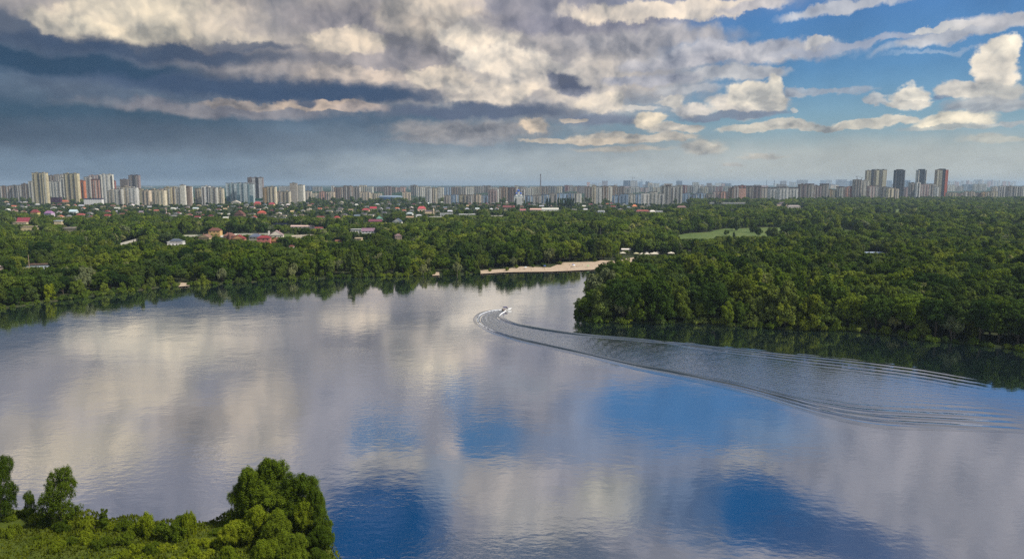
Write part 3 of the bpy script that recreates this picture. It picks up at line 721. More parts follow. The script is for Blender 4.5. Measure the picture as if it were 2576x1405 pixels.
DATA='''0 40 627 672 brown 0|40 74 624 672 grey 0|74 110 620 674 brown 1|98 113 612 676 pale 0|159 188 592 668 brown 0|186 217 589 668 grey 0|164 206 612 674 pale 0|206 219 600 676 pale 0|264 285 609 678 orange 0|285 306 597 668 grey 0|303 340 591 664 rose 0|310 338 606 677 pink 0 red|381 390 610 662 red 0|362 386 640 682 cream 1|386 412 634 684 pale 1|412 436 630 684 cream 1|436 462 630 686 white 1|462 480 634 684 beige 1|480 505 638 686 sand 0|505 531 636 686 cream 1|531 556 640 687 cream 0|556 578 631 684 beige 1|578 596 629 683 cream 0|594 611 632 686 white 1|642 650 631 682 white 0|659 682 636 681 cream 1|682 708 629 682 white 0|706 732 631 682 pale 1|730 753 634 680 cream 1|888 912 633 679 tan 0|906 932 627 682 cream 0|931 954 645 679 sand 1|954 978 643 680 cream 1
942 980 628 648 grey 0|1025 1056 628 648 blue 0|1056 1088 631 650 grey 0|1025 1052 647 667 sand 0|1052 1080 649 668 cream 0|1080 1104 647 668 pink 0|1103 1130 648 668 sand 0|1120 1129 629 660 white 0|1128 1160 630 667 brown 0|1159 1190 629 667 brown 1|1190 1216 628 667 grey 0|1214 1238 627 656 cream 0|1236 1260 629 657 pale 0|1214 1250 649 669 sand 0|1250 1290 650 668 cream 0|1264 1298 631 652 brown 0|1298 1322 630 661 purple 0|1322 1338 632 654 brown 0|1337 1368 631 652 pink 0|1360 1388 649 669 sand 0|1388 1410 626 658 grey 0|1408 1437 629 660 pale 0|1437 1457 633 680 white 1|1456 1477 632 679 cream 1|1477 1500 630 664 pale 0|1499 1524 632 660 blue 0|1524 1548 629 658 brown 0|1548 1575 630 662 grey 0|1572 1600 628 660 pale 0|1500 1524 657 680 grey 0|1524 1549 656 681 blue 0|1549 1574 657 680 beige 1|1574 1600 655 681 grey 1|1600 1626 657 680 sand 0|1626 1650 656 680 blue 1|1600 1630 629 656 grey 0|1630 1660 628 655 brown 0|1655 1678 629 658 grey 0
1650 1680 640 679 rose 1|1676 1687 635 677 white 0|1687 1716 631 675 brown 0|1716 1745 630 676 purple 0|1738 1752 628 670 pale 0|1750 1775 630 666 grey 0|1763 1774 636 674 white 0|1774 1800 632 660 pale 1|1800 1826 629 658 cream 1|1826 1852 630 657 brown 0|1850 1880 628 656 grey 1|1878 1900 629 655 cream 0|1775 1800 657 680 blue 0|1800 1830 656 681 grey 1|1830 1856 658 680 blue 1|1856 1884 650 679 grey 0|1884 1912 652 680 blue 0|1912 1940 651 679 blue 1|1940 1966 653 680 pale 0|1896 1908 630 653 navy 0|1906 1924 627 652 red 0|1924 1938 626 650 grey 0|1937 1950 632 652 tan 0|1950 1976 629 655 purple 0|1976 2004 630 670 brown 0|2001 2017 627 680 cream 1|2016 2034 628 681 white 1|2033 2056 626 675 brown 0|2055 2070 627 674 pale 0|2068 2086 628 670 brown 0|2070 2098 656 681 blue 0|2098 2124 654 682 blue 1|2124 2150 657 680 pale 0|2150 2176 654 683 blue 0|2168 2196 650 683 white 0|2196 2222 648 684 pale 1|2222 2243 650 683 white 1|2086 2110 630 662 brown 0|2108 2132 633 656 grey 0|2128 2164 631 655 white 1|2164 2192 634 652 rose 0
2192 2208 624 650 white 1|2206 2234 632 654 cream 0|2232 2250 627 680 pale 1|2250 2267 628 681 grey 1 red|2267 2290 626 678 white 1|2290 2306 627 680 pale 1|2300 2320 627 660 red 0|2318 2344 626 655 grey 1|2341 2362 616 640 pale 0|2344 2370 627 656 white 1|2368 2392 629 656 cream 0|2390 2416 628 655 grey 1|2308 2334 653 678 blue 0|2334 2360 655 679 blue 1|2360 2386 652 678 blue 0|2386 2411 654 677 grey 1|2411 2438 646 676 rose 0|2438 2464 648 676 pink 0|2416 2442 628 650 red 0|2440 2470 627 650 pale 1|2463 2480 635 676 brown 0|2478 2498 629 674 purple 0|2497 2520 623 671 red 0|2525 2550 628 674 grey 0 red|2550 2572 627 675 purple 0 red|2570 2592 630 674 grey 0 red|2590 2600 633 672 brown 0|2699 2724 623 677 purple 1|2724 2750 621 676 grey 1 red|2748 2776 624 676 purple 1|2774 2800 622 675 grey 1 red|2799 2818 637 674 tan 0|2816 2832 640 676 cream 0|2830 2848 631 675 pale 0 red|2846 2864 632 672 grey 1|2862 2878 630 672 pink 0|2876 2888 627 674 red 0
2693 2730 608 630 brown 0|2637 2658 611 632 rose 0|2668 2680 616 630 sand 0|2681 2690 615 632 pale 0|2773 2792 609 630 blue 0|2792 2812 608 630 pale 0|2826 2862 607 630 purple 0|2862 2872 612 632 blue 0|2872 2886 611 634 navy 0|2885 2912 606 674 grey 1|2911 2936 609 674 pale 1|2935 2956 625 674 rose 0|2955 2978 628 672 grey 1|2977 3002 629 676 grey 1|3002 3020 634 680 cream 0|3019 3038 638 678 sand 1|2998 3014 610 634 blue 0|3057 3076 609 640 blue 0|3056 3078 634 668 rose 0|3076 3098 616 671 grey 1|3098 3110 615 672 white 0|3110 3138 619 672 rose 1|3136 3162 618 672 grey 1|3160 3172 628 672 white 0|3202 3228 626 648 pale 0|3228 3256 627 648 grey 0|3202 3232 648 669 beige 1|3230 3262 649 668 brown 1|3262 3294 647 669 sand 1|3292 3322 648 668 brown 1|3320 3352 647 669 tan 0|3350 3372 648 670 beige 1|3256 3292 621 646 blue 0|3292 3320 607 630 grey 0|3290 3334 622 648 pale 1|3354 3378 628 667 pale 0|3378 3404 627 667 white 1|3404 3430 626 668 grey 1|3430 3470 628 668 pale 1'''
for r in DATA.replace('\n','|').split('|'):
    p=r.split(); x0,x1,yt,yb=map(float,p[:4]); block(x0,x1,yt,yb,p[4],int(p[5]),cap=(92,54,50) if len(p)>6 else None)
# towers with a look of their own
def stripes(r,items,name='balcony_column'):
    e,w,dp,h=r
    for a,b,c,s,z0,z1 in items:
        o=MB().box(-w/2+a*w,-w/2+b*w,-1.5,-.004,z0,h*z1).build(name,FAC[s],e); o.color=s2l(c)+(1,)
r=block(112,158,583,682,'beige',0,0,desc='tall beige tower, first tower from the left',yaw=.05); stripes(r,[(.10,.16,(120,112,96),1,2,.96),(.42,.52,(96,92,84),1,2,.97),(.66,.72,(112,108,96),1,2,.96),(.86,.97,(216,210,190),0,2,1.0)])
r=block(217,264,585,679,'beige',0,0,desc='wide beige tower, second from the left',yaw=-.04); stripes(r,[(.04,.12,(116,110,96),1,2,.97),(.36,.46,(96,92,84),1,2,.97),(.7,.8,(104,100,90),1,2,.97)])
r=block(340,381,588,680,'pale',0,0,desc='pale grey tower beside the low cream rows',yaw=.1); stripes(r,[(.0,.10,(100,98,96),1,2,.95),(.3,.42,(232,232,228),0,2,1.0),(.55,.66,(226,226,222),1,2,1.0),(.88,.99,(104,102,100),1,2,.95)])
r=block(406,434,605,664,'brown',1,0,roof=(120,60,54),desc='brown tower with reddish top left of the spired tower')
r=block(435,471,591,668,'purple',1,0,roof=(80,58,52),desc='dark brown spired tower block'); e,w,dp,h=r; MB().tube([(0,dp/2,h-1),(0,dp/2,h+6),(0,dp/2,h+16)],[1.4,.8,.25],6).build('spire',P((70,56,52)),e); stripes(r,[(.44,.56,(60,54,52),1,2,.98),(.12,.3,(190,178,166),1,2,.95),(.7,.88,(190,178,166),1,2,.95)])
r=block(609,625,624,686,'pale',0,0,desc='greenish grey twin tower'); r=block(622,643,630,686,'brown',1,0,desc='brown twin tower')
r=block(764,800,618,679,'cyan',1,0,desc='left cyan and white block'); stripes(r,[(.02,.3,(84,112,126),2,0,.36),(.34,.46,(150,180,186),2,2,.96),(.66,.78,(120,146,156),1,2,.96)])
r=block(800,838,617,680,'cyan',1,0,desc='middle cyan and white block'); stripes(r,[(.1,.24,(146,176,184),2,2,.96),(.5,.62,(116,142,154),2,2,.96),(.0,.3,(90,122,140),2,0,.42)])
r=block(836,856,620,680,'cyan',1,0,desc='right cyan and white block'); stripes(r,[(.1,.4,(146,176,184),2,2,.96),(.4,.95,(100,138,152),2,0,.42)])
r=block(838,888,599,670,'purple',1,0,roof=(96,88,86),desc='dark tower striped with white balconies'); stripes(r,[(.02,.25,(120,106,102),0,2,1.0),(.30,.52,(228,226,224),1,2,.97),(.55,.70,(60,52,54),2,2,.98),(.74,.98,(230,228,226),1,2,.97)])
r=block(980,1004,618,678,'grey',0,0,desc='lone grey tower, left stair part'); r=block(1003,1026,624,677,'pale',0,0,desc='lone grey tower, lower right part')
r=block(1984,1994,615,634,'pink',0,0,desc='small pinkish white tower')
r=block(2035,2054,611,632,'purple',0,0,desc='small grey stepped tower')
for a,b,c,t in ((2107,2130,'navy','left unfinished slab'),(2131,2154,'grey','right unfinished slab'),(2158,2172,'blue','small blue-grey high-rise'),(2182,2195,'navy','small dark high-rise')): block(a,b,610 if a<2140 else 614,635,c,0,2,desc=t+' with cranes')
r=block(2286,2306,611,632,'navy',2,1,desc='dark blue high-rise under construction')
r=block(2498,2521,634,672,'pink',0,0,desc='pink windowless gable block',zb=11.5)
r=block(2598,2631,634,680,'white',1,3,cap=(84,58,52),ccol=(236,236,232),desc='white ribbed block, left section'); r=block(2631,2664,633,681,'white',1,3,cap=(84,58,52),ccol=(236,236,232),desc='white ribbed block, middle section'); r=block(2664,2697,634,680,'white',1,3,cap=(84,58,52),ccol=(236,236,232),desc='white ribbed block, right section')
r=block(2927,2957,575,662,'tan',1,0,roof=(60,54,54),desc='left twin beige tower with a dark stripe'); stripes(r,[(.02,.28,(206,196,160),1,2,.97),(.34,.5,(206,196,160),1,2,.97),(.52,.86,(56,46,50),2,2,1.03)])
r=block(2957,2996,573,664,'tan',1,0,roof=(120,130,120),desc='right twin beige tower with flat overhanging top'); stripes(r,[(.05,.3,(210,202,168),1,2,.97),(.36,.56,(110,104,86),1,2,.98),(.62,.95,(210,202,168),1,2,.97)]); e,w,dp,h=r; MB().box(-w/2-2,w/2+2,-2,dp+2,h+1.6,h+2.6).build('roof_slab',P((120,128,116)),e)
r=block(3023,3057,574,668,'dark',2,0,roof=(60,52,50),desc='dark unfinished concrete tower'); stripes(r,[(.03,.14,(84,78,78),1,2,.97),(.28,.4,(52,56,66),2,2,.96),(.55,.66,(66,66,72),1,2,.97),(.86,.97,(84,78,78),1,2,.97)]); e,w,dp,h=r; MB().box(-w*.25,w*.3,3,dp-3,h-.6,h+3).build('rooftop_hut',P((56,46,44)),e)
r=block(3098,3131,574,665,'pale',0,0,roof=(70,60,60),desc='pale tower with a glassy dark middle'); stripes(r,[(.02,.10,(58,60,74),2,2,.98),(.24,.78,(36,40,54),2,2,1.03),(.86,.93,(58,60,74),2,2,.98)]); e,w,dp,h=r; MB().box(-w*.3,w*.28,3,dp-2,h-.6,h+4).build('rooftop_hut',P((40,34,36)),e)
r=block(3163,3202,573,668,'tan',1,0,roof=(70,60,60),desc='beige, dark and orange sided tower'); stripes(r,[(.04,.20,(214,206,180),1,2,.98),(.24,.48,(190,182,156),1,2,.98),(.52,.74,(40,38,46),2,2,1.02),(.76,1.0,(196,96,60),0,18,.99)]); e,w,dp,h=r; MB().box(-w*.2,w*.28,3,dp-2,h-.6,h+4.5).build('rooftop_hut',P((50,42,42)),e)
# far sunlit blocks peeping over the rooftops
for i in range(46):
    x=3210+i*5.6+rb.uniform(-1.5,1.5) if i<40 else 0
    if i>=40: continue
    t=x-3210; block(x-rb.uniform(2.5,5),x+rb.uniform(2.5,5),rb.uniform(611,617)-4*math.exp(-((x-3330)/70)**2),rb.uniform(628,634),rb.choice(['white','pink','sand','white']),0,1,desc='far sunlit '+rb.choice(['white','peach'])+' block')
for i in range(120):
    x=rb.uniform(1980,3200) if i<75 else rb.uniform(120,1980)
    yb_=rb.uniform(626,650); wd=rb.uniform(5,13)*(1 if yb_<638 else 1.5)
    yt=max(617.5 if x>2000 else 629,yb_-rb.uniform(7,14)*(1 if yb_<638 else 1.6))
    block(x-wd,x+wd,yt,yb_,rb.choice(['pale','grey','brown','rose','sand','cream','blue','purple']),rb.choice([0,0,1]),rb.choice([0,1,2]),desc=rb.choice(['distant narrow','distant low','distant plain'])+' '+rb.choice(['hazy','dull'])+' block')
assign(BL,MARKS)
# chimneys, cranes, masts
def stack(x,yt,yb,w,label,c=(110,96,92)):
    Y=dist_at(yb,12); z=ztop(yt,Y); c0=at(x,Y,z*.5); r=w/KF/FOC*depth(Y,z)/2
    e=empty('chimney_stack',(c0.x,Y,.7)); MB().lathe([(r*1.5,0),(r*1.2,z*.4),(r,z-6)],n=10).build('shaft',P(c),e); MB().lathe([(r*1.06,z-6),(r*1.06,z-2),(r*.9,z-.7)],n=10).build('cap',P((70,54,50)),e)
    for q in (.55,.68,.8): MB().lathe([(r*1.14,z*q),(r*1.12,z*q+5)],n=10).build('band',P((150,134,126)),e)
    tag(e,label,'chimney')
stack(1827,588,640,3.4,'tall thin banded chimney rising above the horizon at mid picture')
stack(2591,608,632,1.9,'left thin chimney of the pair behind the white ribbed block')
stack(2617,608,632,1.9,'right thin chimney of the pair behind the white ribbed block')
stack(3098.5,575,640,1.8,'thin dark mast just left of the glassy dark tower',(90,84,84))
def crane(x,yt,yb,jib,label,sgn=-1):
    Y=dist_at(yb,12); z=ztop(yt,Y); c0=at(x,Y,z*.5); k=depth(Y,z)/KF/FOC; L=jib*k
    e=empty('tower_crane',(c0.x,Y,.7)); cm=P((112,104,104)); t=k*.55
    MB().box(-t,t,-t,t,0,z-.7).build('mast',cm,e); MB().tube([(0,0,z),(sgn*L,0,z+1)],[t*.8,t*.5],4).build('jib',cm,e); MB().tube([(0,0,z),(-sgn*L*.4,0,z)],[t*.8,t*.8],4).build('counter_jib',cm,e)
    MB().box(-sgn*L*.4-t*1.6,-sgn*L*.4+t*1.6,-t,t,z-4*t,z-t).build('counterweight',P((90,88,88)),e); MB().box(-t*1.5,t*1.5,-t*1.5,t*1.5,z-3*t,z-.5*t).build('cab',P((200,190,170)),e)
    tag(e,label,'crane','tower cranes on the skyline')
crane(2138,599,634,15,'large tower crane above the two unfinished slabs')
crane(2169,608,633,7,'small tower crane above the blue-grey high-rise',1); crane(2291,607,632,7,'small tower crane above the dark blue high-rise'); crane(2895,596,660,10,'tower crane above the big grey block',1)
crane(2911,600,655,9,'low tower crane left of the twin beige towers',-1)
# church
def church():
    Y=dist_at(688,6); c0=at(1754,Y,10); k=depth(Y,10)/KF/FOC; e=empty('church',(c0.x,Y,.7)); W=P((206,206,200),.7,.05); B=P((34,84,176),.35,.06,spec=.6); Gd=P((214,176,90),.3)
    yz=lambda y:ztop(y,Y)-.7
    w=17*k; MB().box(-w,w*.9,0,w*1.6,-.5,yz(664)).build('nave',W,e)
    MB().box(-w*.45,w*.6,-w*.18,-.004,0,yz(668)).build('porch',W,e)
    m_=MB(); m_.add([(-w*1.05,-.6,yz(664)),(w*.95,-.6,yz(664)),(w*.95,w*1.65,yz(664)),(-w*1.05,w*1.65,yz(664)),(-w*.3,w*.5,yz(660)),(w*.4,w*.5,yz(660)),(w*.4,w*1.1,yz(660)),(-w*.3,w*1.1,yz(660))],[(0,1,5,4),(1,2,6,5),(2,3,7,6),(3,0,4,7),(4,5,6,7)]); m_.build('roof',P((150,160,166)),e)
    for dx,dy,r,yb,yt in ((1752,w*.8,4.6,661,648),(1745,w*.35,3.2,663,656),(1759,w*.3,3.2,663,656),(1746,w*1.3,3.0,663,655),(1761,w*1.3,3.0,663,656)):
        x=(dx-1754)*k; R=r*k
        d=MB().lathe([(R*.8,yz(yb)-2),(R*.8,yz(yt))],(x,dy,0),12).build('drum',W,e)
        z0=yz(yt); MB().lathe([(R*.85,z0),(R*1.12,z0+R*.45),(R*1.05,z0+R*.9),(R*.55,z0+R*1.4),(R*.12,z0+R*1.9),(R*.05,z0+R*2.3)],(x,dy,0),14).build('dome',B,d)
        MB().box(x-.25,x+.25,dy-.2,dy+.2,z0+R*2.2,z0+R*3).box(x-.9,x+.9,dy-.19,dy+.19,z0+R*2.6,z0+R*2.6+.4).build('cross',Gd,d)
    for i in range(4):
        x=-w*.75+i*w*.48; MB().box(x,x+w*.14,-.15,-.005,yz(682),yz(670)).build('window',P((70,78,90),.3),e)
    tag(e,'white church with five blue domes at the edge of the village','church')
church()
# stadium-like hall
Y=dist_at(674,5); c0=at(1317,Y,10); k=depth(Y,10)/KF/FOC; e=empty('stadium_hall',(c0.x,Y,.7)); hz_=ztop(662,Y)
ring=[(math.cos(t),math.sin(t)) for t in [2*math.pi*i/28 for i in range(28)]]
mb=MB(); R=42*k; vs=[(a*R*.92,b*R*.5+R*.5,-.5) for a,b in ring]+[(a*R,b*R*.55+R*.5,hz_*.8) for a,b in ring]; mb.add(vs,[(i,(i+1)%28,28+(i+1)%28,28+i) for i in range(28)]); mb.build('wall',P((150,164,178),.5),e)
mb=MB(); vs=[(a*R,b*R*.55+R*.5,hz_*.8) for a,b in ring]+[(a*R*.8,b*R*.4+R*.5,hz_) for a,b in ring]+[(0,R*.5,hz_+1)]; mb.add(vs,[(i,(i+1)%28,28+(i+1)%28,28+i) for i in range(28)]+[(28+i,28+(i+1)%28,56) for i in range(28)]); mb.build('roof',P((128,146,164),.5),e)
for i in range(5): MB().box(-R*.8+i*R*.34,-R*.8+i*R*.34+R*.2,-R*.06-2.5,-R*.06+4,hz_*.3,hz_*.62).build('window',P((60,92,130),.3),e)
tag(e,'wide rounded grey-blue stadium hall in front of low sandy blocks','hall')
# ---------------------------------------------------------------- village houses
HS=[]; PROT=[]   # (x0,x1,ytop,ybase,Y): screen boxes kept free of nearer trees
GLZ=P((42,48,58),.25,.2,spec=.6); FRM=P((226,222,214),.7)
def roofmesh(kind,w,dp,z0,rh,ov=.5,ridge='x'):
    a,b=w/2+ov,dp+ov; m_=MB(); t=.25
    if kind=='gable':
        if ridge=='x': V=[(-a,-ov,z0),(a,-ov,z0),(a,b,z0),(-a,b,z0),(-a,dp/2,z0+rh),(a,dp/2,z0+rh)]; F=[(0,1,5,4),(2,3,4,5),(3,0,4),(1,2,5),(3,2,1,0)]
        else: V=[(-a,-ov,z0),(a,-ov,z0),(a,b,z0),(-a,b,z0),(0,-ov,z0+rh),(0,b,z0+rh)]; F=[(0,4,5,3),(1,2,5,4),(0,1,4),(2,3,5),(3,2,1,0)]
    elif kind=='hip':
        i=min(a,dp/2+ov)*.8; V=[(-a,-ov,z0),(a,-ov,z0),(a,b,z0),(-a,b,z0),(-a+i,dp/2,z0+rh),(a-i,dp/2,z0+rh)]; F=[(0,1,5,4),(2,3,4,5),(3,0,4),(1,2,5),(3,2,1,0)]
    else: return m_.box(-a,a,-ov,b,z0,z0+max(.4,rh))
    return m_.add(V,F)
def house(x0,x1,yt,ye,yb,kind,rc,wc,desc,name='house',ridge='x',dp=None,yaw=None,win=2,chim=True,zb=.7,prot=True,gable=None,floors=1,rng=rb,big=False):
    Y=dist_at(yb,zb); z1=ztop(yt,Y)-zb; z0=ztop(ye,Y)-zb; c=at((x0+x1)/2,Y,z0/2); k=depth(Y,z0)/KF/FOC; w=(x1-x0)*k*.96
    dp=dp or max(5,min(w*.8,10)); e=empty(name,(c.x,Y,zb),rng.uniform(-.22,.22) if yaw is None else yaw); rh=max(.3,z1-z0)
    if kind!='flat': rh=max(1.0,rh)
    W=P(wc,.85,.08); wall=MB().box(-w/2,w/2,0,dp,-.7,z0)
    wo=wall.build('wall',W,e)
    ro=roofmesh(kind,w,dp,z0+.003,rh,.5,ridge).build('roof',P(rc,.75,.14,1.2),e)
    if kind=='gable' and ridge=='y':
        q=MB(); q.add([(-w/2*.88,-.53,z0+.1),(w/2*.88,-.53,z0+.1),(0,-.53,z0+rh*.84)],[(0,1,2)]); q.add([(-w/2*.88,-.6,z0+.1),(w/2*.88,-.6,z0+.1),(0,-.6,z0+rh*.84)],[(0,1,2)]); q.build('gable_front',P(gable or wc,.85,.08),e)
    if chim and kind!='flat':
        cx=w*rng.choice([-.22,.2,.25]); MB().box(cx-.35,cx+.35,dp*.5-.35,dp*.5+.35,z0+rh*.4,z0+rh+.9).build('chimney',P((150,110,96)),ro)
    nf=floors; fh=z0/nf
    for f in range(nf):
        for i in range(win):
            cx=-w/2+w*(i+.5)/win; ww=min(.8,w/win*.3); zz=f*fh+fh*.45; hh=min(.75,fh*.3)
            fr=MB().box(cx-ww,cx+ww,-.08,-.004,zz,zz+2*hh).build('window',FRM if wc[0]<200 else P((120,108,100)),e)
            MB().box(cx-ww*.8,cx+ww*.8,-.10,-.085,zz+.12,zz+2*hh-.12).build('pane',GLZ,fr)
    tag(e,None,'house' if name in('house','villa') else name.replace('_',' '),'houses of the village')
    HS.append((e,(x0+x1)/2,desc))
    if prot: PROT.append((x0-2,x1+2,yt-2,yb-(yb-ye)*.45,Y-2))
    return e,w,dp,z0,rh,Y
R_=dict(red=(168,52,50),orange=(206,98,60),brown=(112,74,64),maroon=(120,44,56),grey=(120,118,122),slate=(92,98,112),dgrey=(74,78,88),pale=(206,204,198),green=(30,120,90),purple=(110,80,96),tan=(190,150,110),silver=(186,190,194))
# the near villas
house(704,744,770,779,801,'hip',(122,70,58),(236,178,96),'yellow two storey house with brown hip roof',name='villa',dp=11,yaw=.05,win=3,floors=2)
house(667,709,792,802,818,'gable',(140,100,78),(226,190,132),'beige house with tan gable roof left of the yellow house',name='villa',ridge='y',dp=12,yaw=-.15,win=3,gable=(226,190,132))
r=house(755,791,787,797,812,'hip',(142,88,72),(150,100,80),'brown brick house with a rounded bay',name='villa',dp=11,yaw=.1,win=3); MB().lathe([(2.2,0),(2.2,r[3]+1.5),(1.9,r[3]+3.2),(1.0,r[3]+4.6),(.1,r[3]+5)],(1.5,-.5,0),12).build('bay_tower',P((146,92,76)),r[0])
house(782,826,794,807,815,'gable',(150,44,48),(206,140,90),'house with dark red gable roof and white trim',name='villa',ridge='y',dp=12,yaw=.12,win=2,gable=(214,150,90))
house(840,880,790,800,822,'hip',(92,100,118),(200,190,168),'cream house with blue-grey hip roof',name='villa',dp=12,yaw=-.1,win=3,floors=2)
house(868,912,796,804,829,'hip',(156,44,50),(212,110,96),'pink two storey house with dark red hip roof',name='villa',dp=11,yaw=.1,win=3,floors=2)
r=house(908,956,779,795,806,'gable',(150,130,130),(226,216,200),'large white gabled house with two chimneys',name='villa',ridge='y',dp=14,yaw=.18,win=3,gable=(228,218,202)); MB().box(-r[1]/2-1,-r[1]/2+1.4,3,5,0,r[3]+r[4]*.9).build('chimney',P((230,222,210)),r[0])
house(912,946,803,815,827,'gable',(110,66,58),(212,150,84),'small ochre house with brown roof',name='villa',ridge='y',dp=9,yaw=.1,win=2,gable=(214,152,84))
r=house(565,618,817,818,836,'flat',(200,200,196),(232,230,226),'white flat roofed house topped by a grey hip roof',name='villa',dp=13,yaw=.05,win=4,zb=.75); e=r[0]; roofmesh('hip',r[1]*.72,9,r[3]+1.2,3.0).build('upper_roof',P((84,92,104)),e); MB().box(-r[1]*.33,r[1]*.33,.8,8.6,r[3]+.5,r[3]+1.19).build('attic',P((60,58,64)),e)
house(976,991,828,833,841,'hip',(112,70,60),(232,228,220),'tiny white hut with brown roof above the bank trees',dp=4,win=1,chim=False)
house(921,971,755,757,763,'flat',(54,60,84),(60,66,92),'long dark blue striped shed',name='shed',dp=8,win=5,chim=False)
house(981,1065,761,765,773,'gable',(196,170,160),(214,200,190),'long low shed with pale pinkish roof',name='shed',dp=10,win=6,chim=False)
house(1062,1088,767,771,776,'gable',(150,70,62),(224,216,206),'low shed with reddish roof beside the long pinkish shed',name='shed',dp=8,win=2,chim=False)
house(790,824,711,724,738,'gable',(104,70,62),(150,104,88),'big steep brown gabled house',name='villa',ridge='y',dp=12,win=2,gable=(146,98,84))
house(869,896,712,719,728,'hip',(204,74,52),(196,120,90),'square house with bright orange-red pyramid roof',dp=14,win=2)
house(1184,1220,774,775,790,'flat',(190,190,186),(232,230,226),'white flat roofed hall with three arched openings',name='hall',dp=12,win=4,yaw=0,chim=False)
house(1222,1266,771,781,797,'gable',(132,106,122),(236,234,232),'white two storey house with mauve gable roof',name='villa',dp=12,win=4,yaw=.08,floors=2)
r=house(1335,1359,790,797,820,'hip',(120,100,100),(150,132,120),'open brick pavilion with grey hip roof',name='pavilion',dp=9,win=2,floors=2,yaw=.3)
house(1199,1222,804,806,817,'flat',(200,180,150),(222,200,166),'low beige outbuilding among trees',name='outbuilding',dp=9,win=1,chim=False)
house(1132,1158,811,814,822,'gable',(150,92,66),(188,120,80),'small brick ruin with brown roof',name='outbuilding',dp=8,win=1,chim=False)
house(1270,1295,728,738,748,'gable',(22,116,92),(150,222,186),'mint house with green roof',ridge='y',dp=11,win=2,gable=(150,222,186),yaw=.2)
house(1244,1290,741,748,755,'gable',(134,60,84),(170,130,120),'long barn with wine red roof',name='barn',dp=11,win=4,chim=False)
house(1324,1358,738,749,757,'gable',(84,94,108),(230,226,216),'white gabled house with slate roof',ridge='y',dp=10,win=2,gable=(232,228,218),yaw=-.2)
house(1222,1247,704,709,715,'hip',(196,56,64),(210,170,130),'house with crimson hip roof',dp=12)
house(1250,1273,698,704,709,'gable',(196,40,60),(200,180,150),'house with vivid red gable roof',dp=12)
house(1411,1441,697,705,714,'hip',(206,64,76),(226,190,170),'large house with curved crimson roof',dp=14,win=3)
r=house(1436,1466,710,714,729,'hip',(90,80,86),(232,196,150),'peach house with a pointed turret',name='villa',dp=12,win=3); MB().lathe([(1.6,0),(1.6,r[3]+2),(2.0,r[3]+2.1),(.1,r[3]+9)],(r[1]/2,-.5,0),10).build('turret',P((232,200,160)),r[0])
house(1486,1530,721,722,729,'flat',(222,222,218),(226,224,218),'long white flat warehouse',name='warehouse',dp=12,win=5,chim=False)
house(1551,1607,723,724,731,'flat',(232,232,230),(226,224,218),'second long white flat warehouse near the village edge',name='warehouse',dp=12,win=6,chim=False)
house(1699,1740,694,700,704,'gable',(140,66,66),(180,130,110),'long house with dull red roof left of the church poplars',name='barn',dp=12,win=4,chim=False)
house(1757,1777,706,710,717,'gable',(190,100,100),(226,170,150),'pink house with rose roof below the church',dp=10)
house(1790,1829,704,708,717,'gable',(226,170,150),(232,190,164),'salmon coloured flat roofed house left of the long cream warehouse',dp=12,win=4,chim=False)
house(1830,1889,703,706,718,'gable',(232,228,214),(238,234,220),'long cream warehouse with low roof',name='warehouse',dp=16,win=7,chim=False)
house(2622,2662,682,689,703,'hip',(82,74,82),(226,190,156),'cream mansion with dark mansard roof',name='mansion',dp=16,win=6,floors=3)
house(2662,2706,693,698,707,'hip',(150,140,136),(234,222,204),'white row of townhouses beside the mansion',name='townhouses',dp=12,win=7,floors=2)
house(2927,2989,853,855,861,'flat',(176,192,216),(120,126,140),'long pale blue shed roof among the right-hand trees',name='shed',dp=7,win=0,chim=False,yaw=.02)
house(57,98,735,752,761,'gable',(160,52,70),(226,150,80),'hall with raspberry roof and orange gable',name='hall',dp=14,win=2,yaw=.15,chim=False)
house(42,90,751,752,764,'flat',(210,196,160),(226,212,176),'cream flat annex in front of the raspberry roofed hall',name='annex',dp=8,win=2,chim=False,yaw=0)
house(70,131,765,766,789,'flat',(176,160,140),(226,200,136),'large cream yellow workshop with flat roof',name='workshop',dp=14,win=2,chim=False,yaw=.12)
house(183,208,745,747,768,'flat',(190,196,204),(214,196,160),'tall cream box building behind trees',name='workshop',dp=12,win=1,chim=False,yaw=.1)
house(209,264,769,773,789,'flat',(160,150,138),(222,196,142),'cream workshop with slanting flat roof',name='workshop',dp=16,win=2,chim=False,yaw=-.12)
house(101,128,708,718,730,'hip',(150,60,60),(226,196,90),'yellow house with maroon roof',dp=11)
house(146,176,712,720,732,'hip',(150,110,150),(196,180,196),'house with mauve roof right of the yellow house',dp=11)
house(193,228,676,681,688,'hip',(196,92,60),(200,150,110),'broad house with orange-brown roof under the towers',dp=14,win=3)
house(232,258,708,715,722,'gable',(190,210,216),(232,230,226),'white house with light blue roof',dp=10)
house(256,284,721,726,731,'hip',(176,66,60),(210,190,160),'house with low red hip roof at left',dp=12)
house(283,345,670,673,693,'flat',(70,66,90),(232,230,226),'white three storey block with dark roof',name='low_block',dp=14,win=8,floors=3,chim=False)
house(158,203,667,668,690,'flat',(70,44,64),(72,44,66),'dark violet box building below the grey blocks',name='warehouse',dp=16,win=0,chim=False)
house(839,903,670,678,684,'flat',(40,92,76),(234,232,228),'low white block with dark green upper band',name='low_block',dp=14,win=9,chim=False)
house(778,812,677,684,690,'gable',(206,196,180),(232,224,206),'cream house under the cyan and white blocks',ridge='y',dp=12,gable=(232,224,206))
house(858,880,681,687,695,'hip',(196,60,60),(220,120,80),'house with bright red roof under the striped tower',dp=12)
house(906,926,684,690,698,'hip',(190,50,70),(230,190,110),'yellow house with crimson roof',dp=11)
house(979,1030,672,676,682,'gable',(60,70,130),(236,236,236),'white houses with blue gable roof',dp=12,win=4)
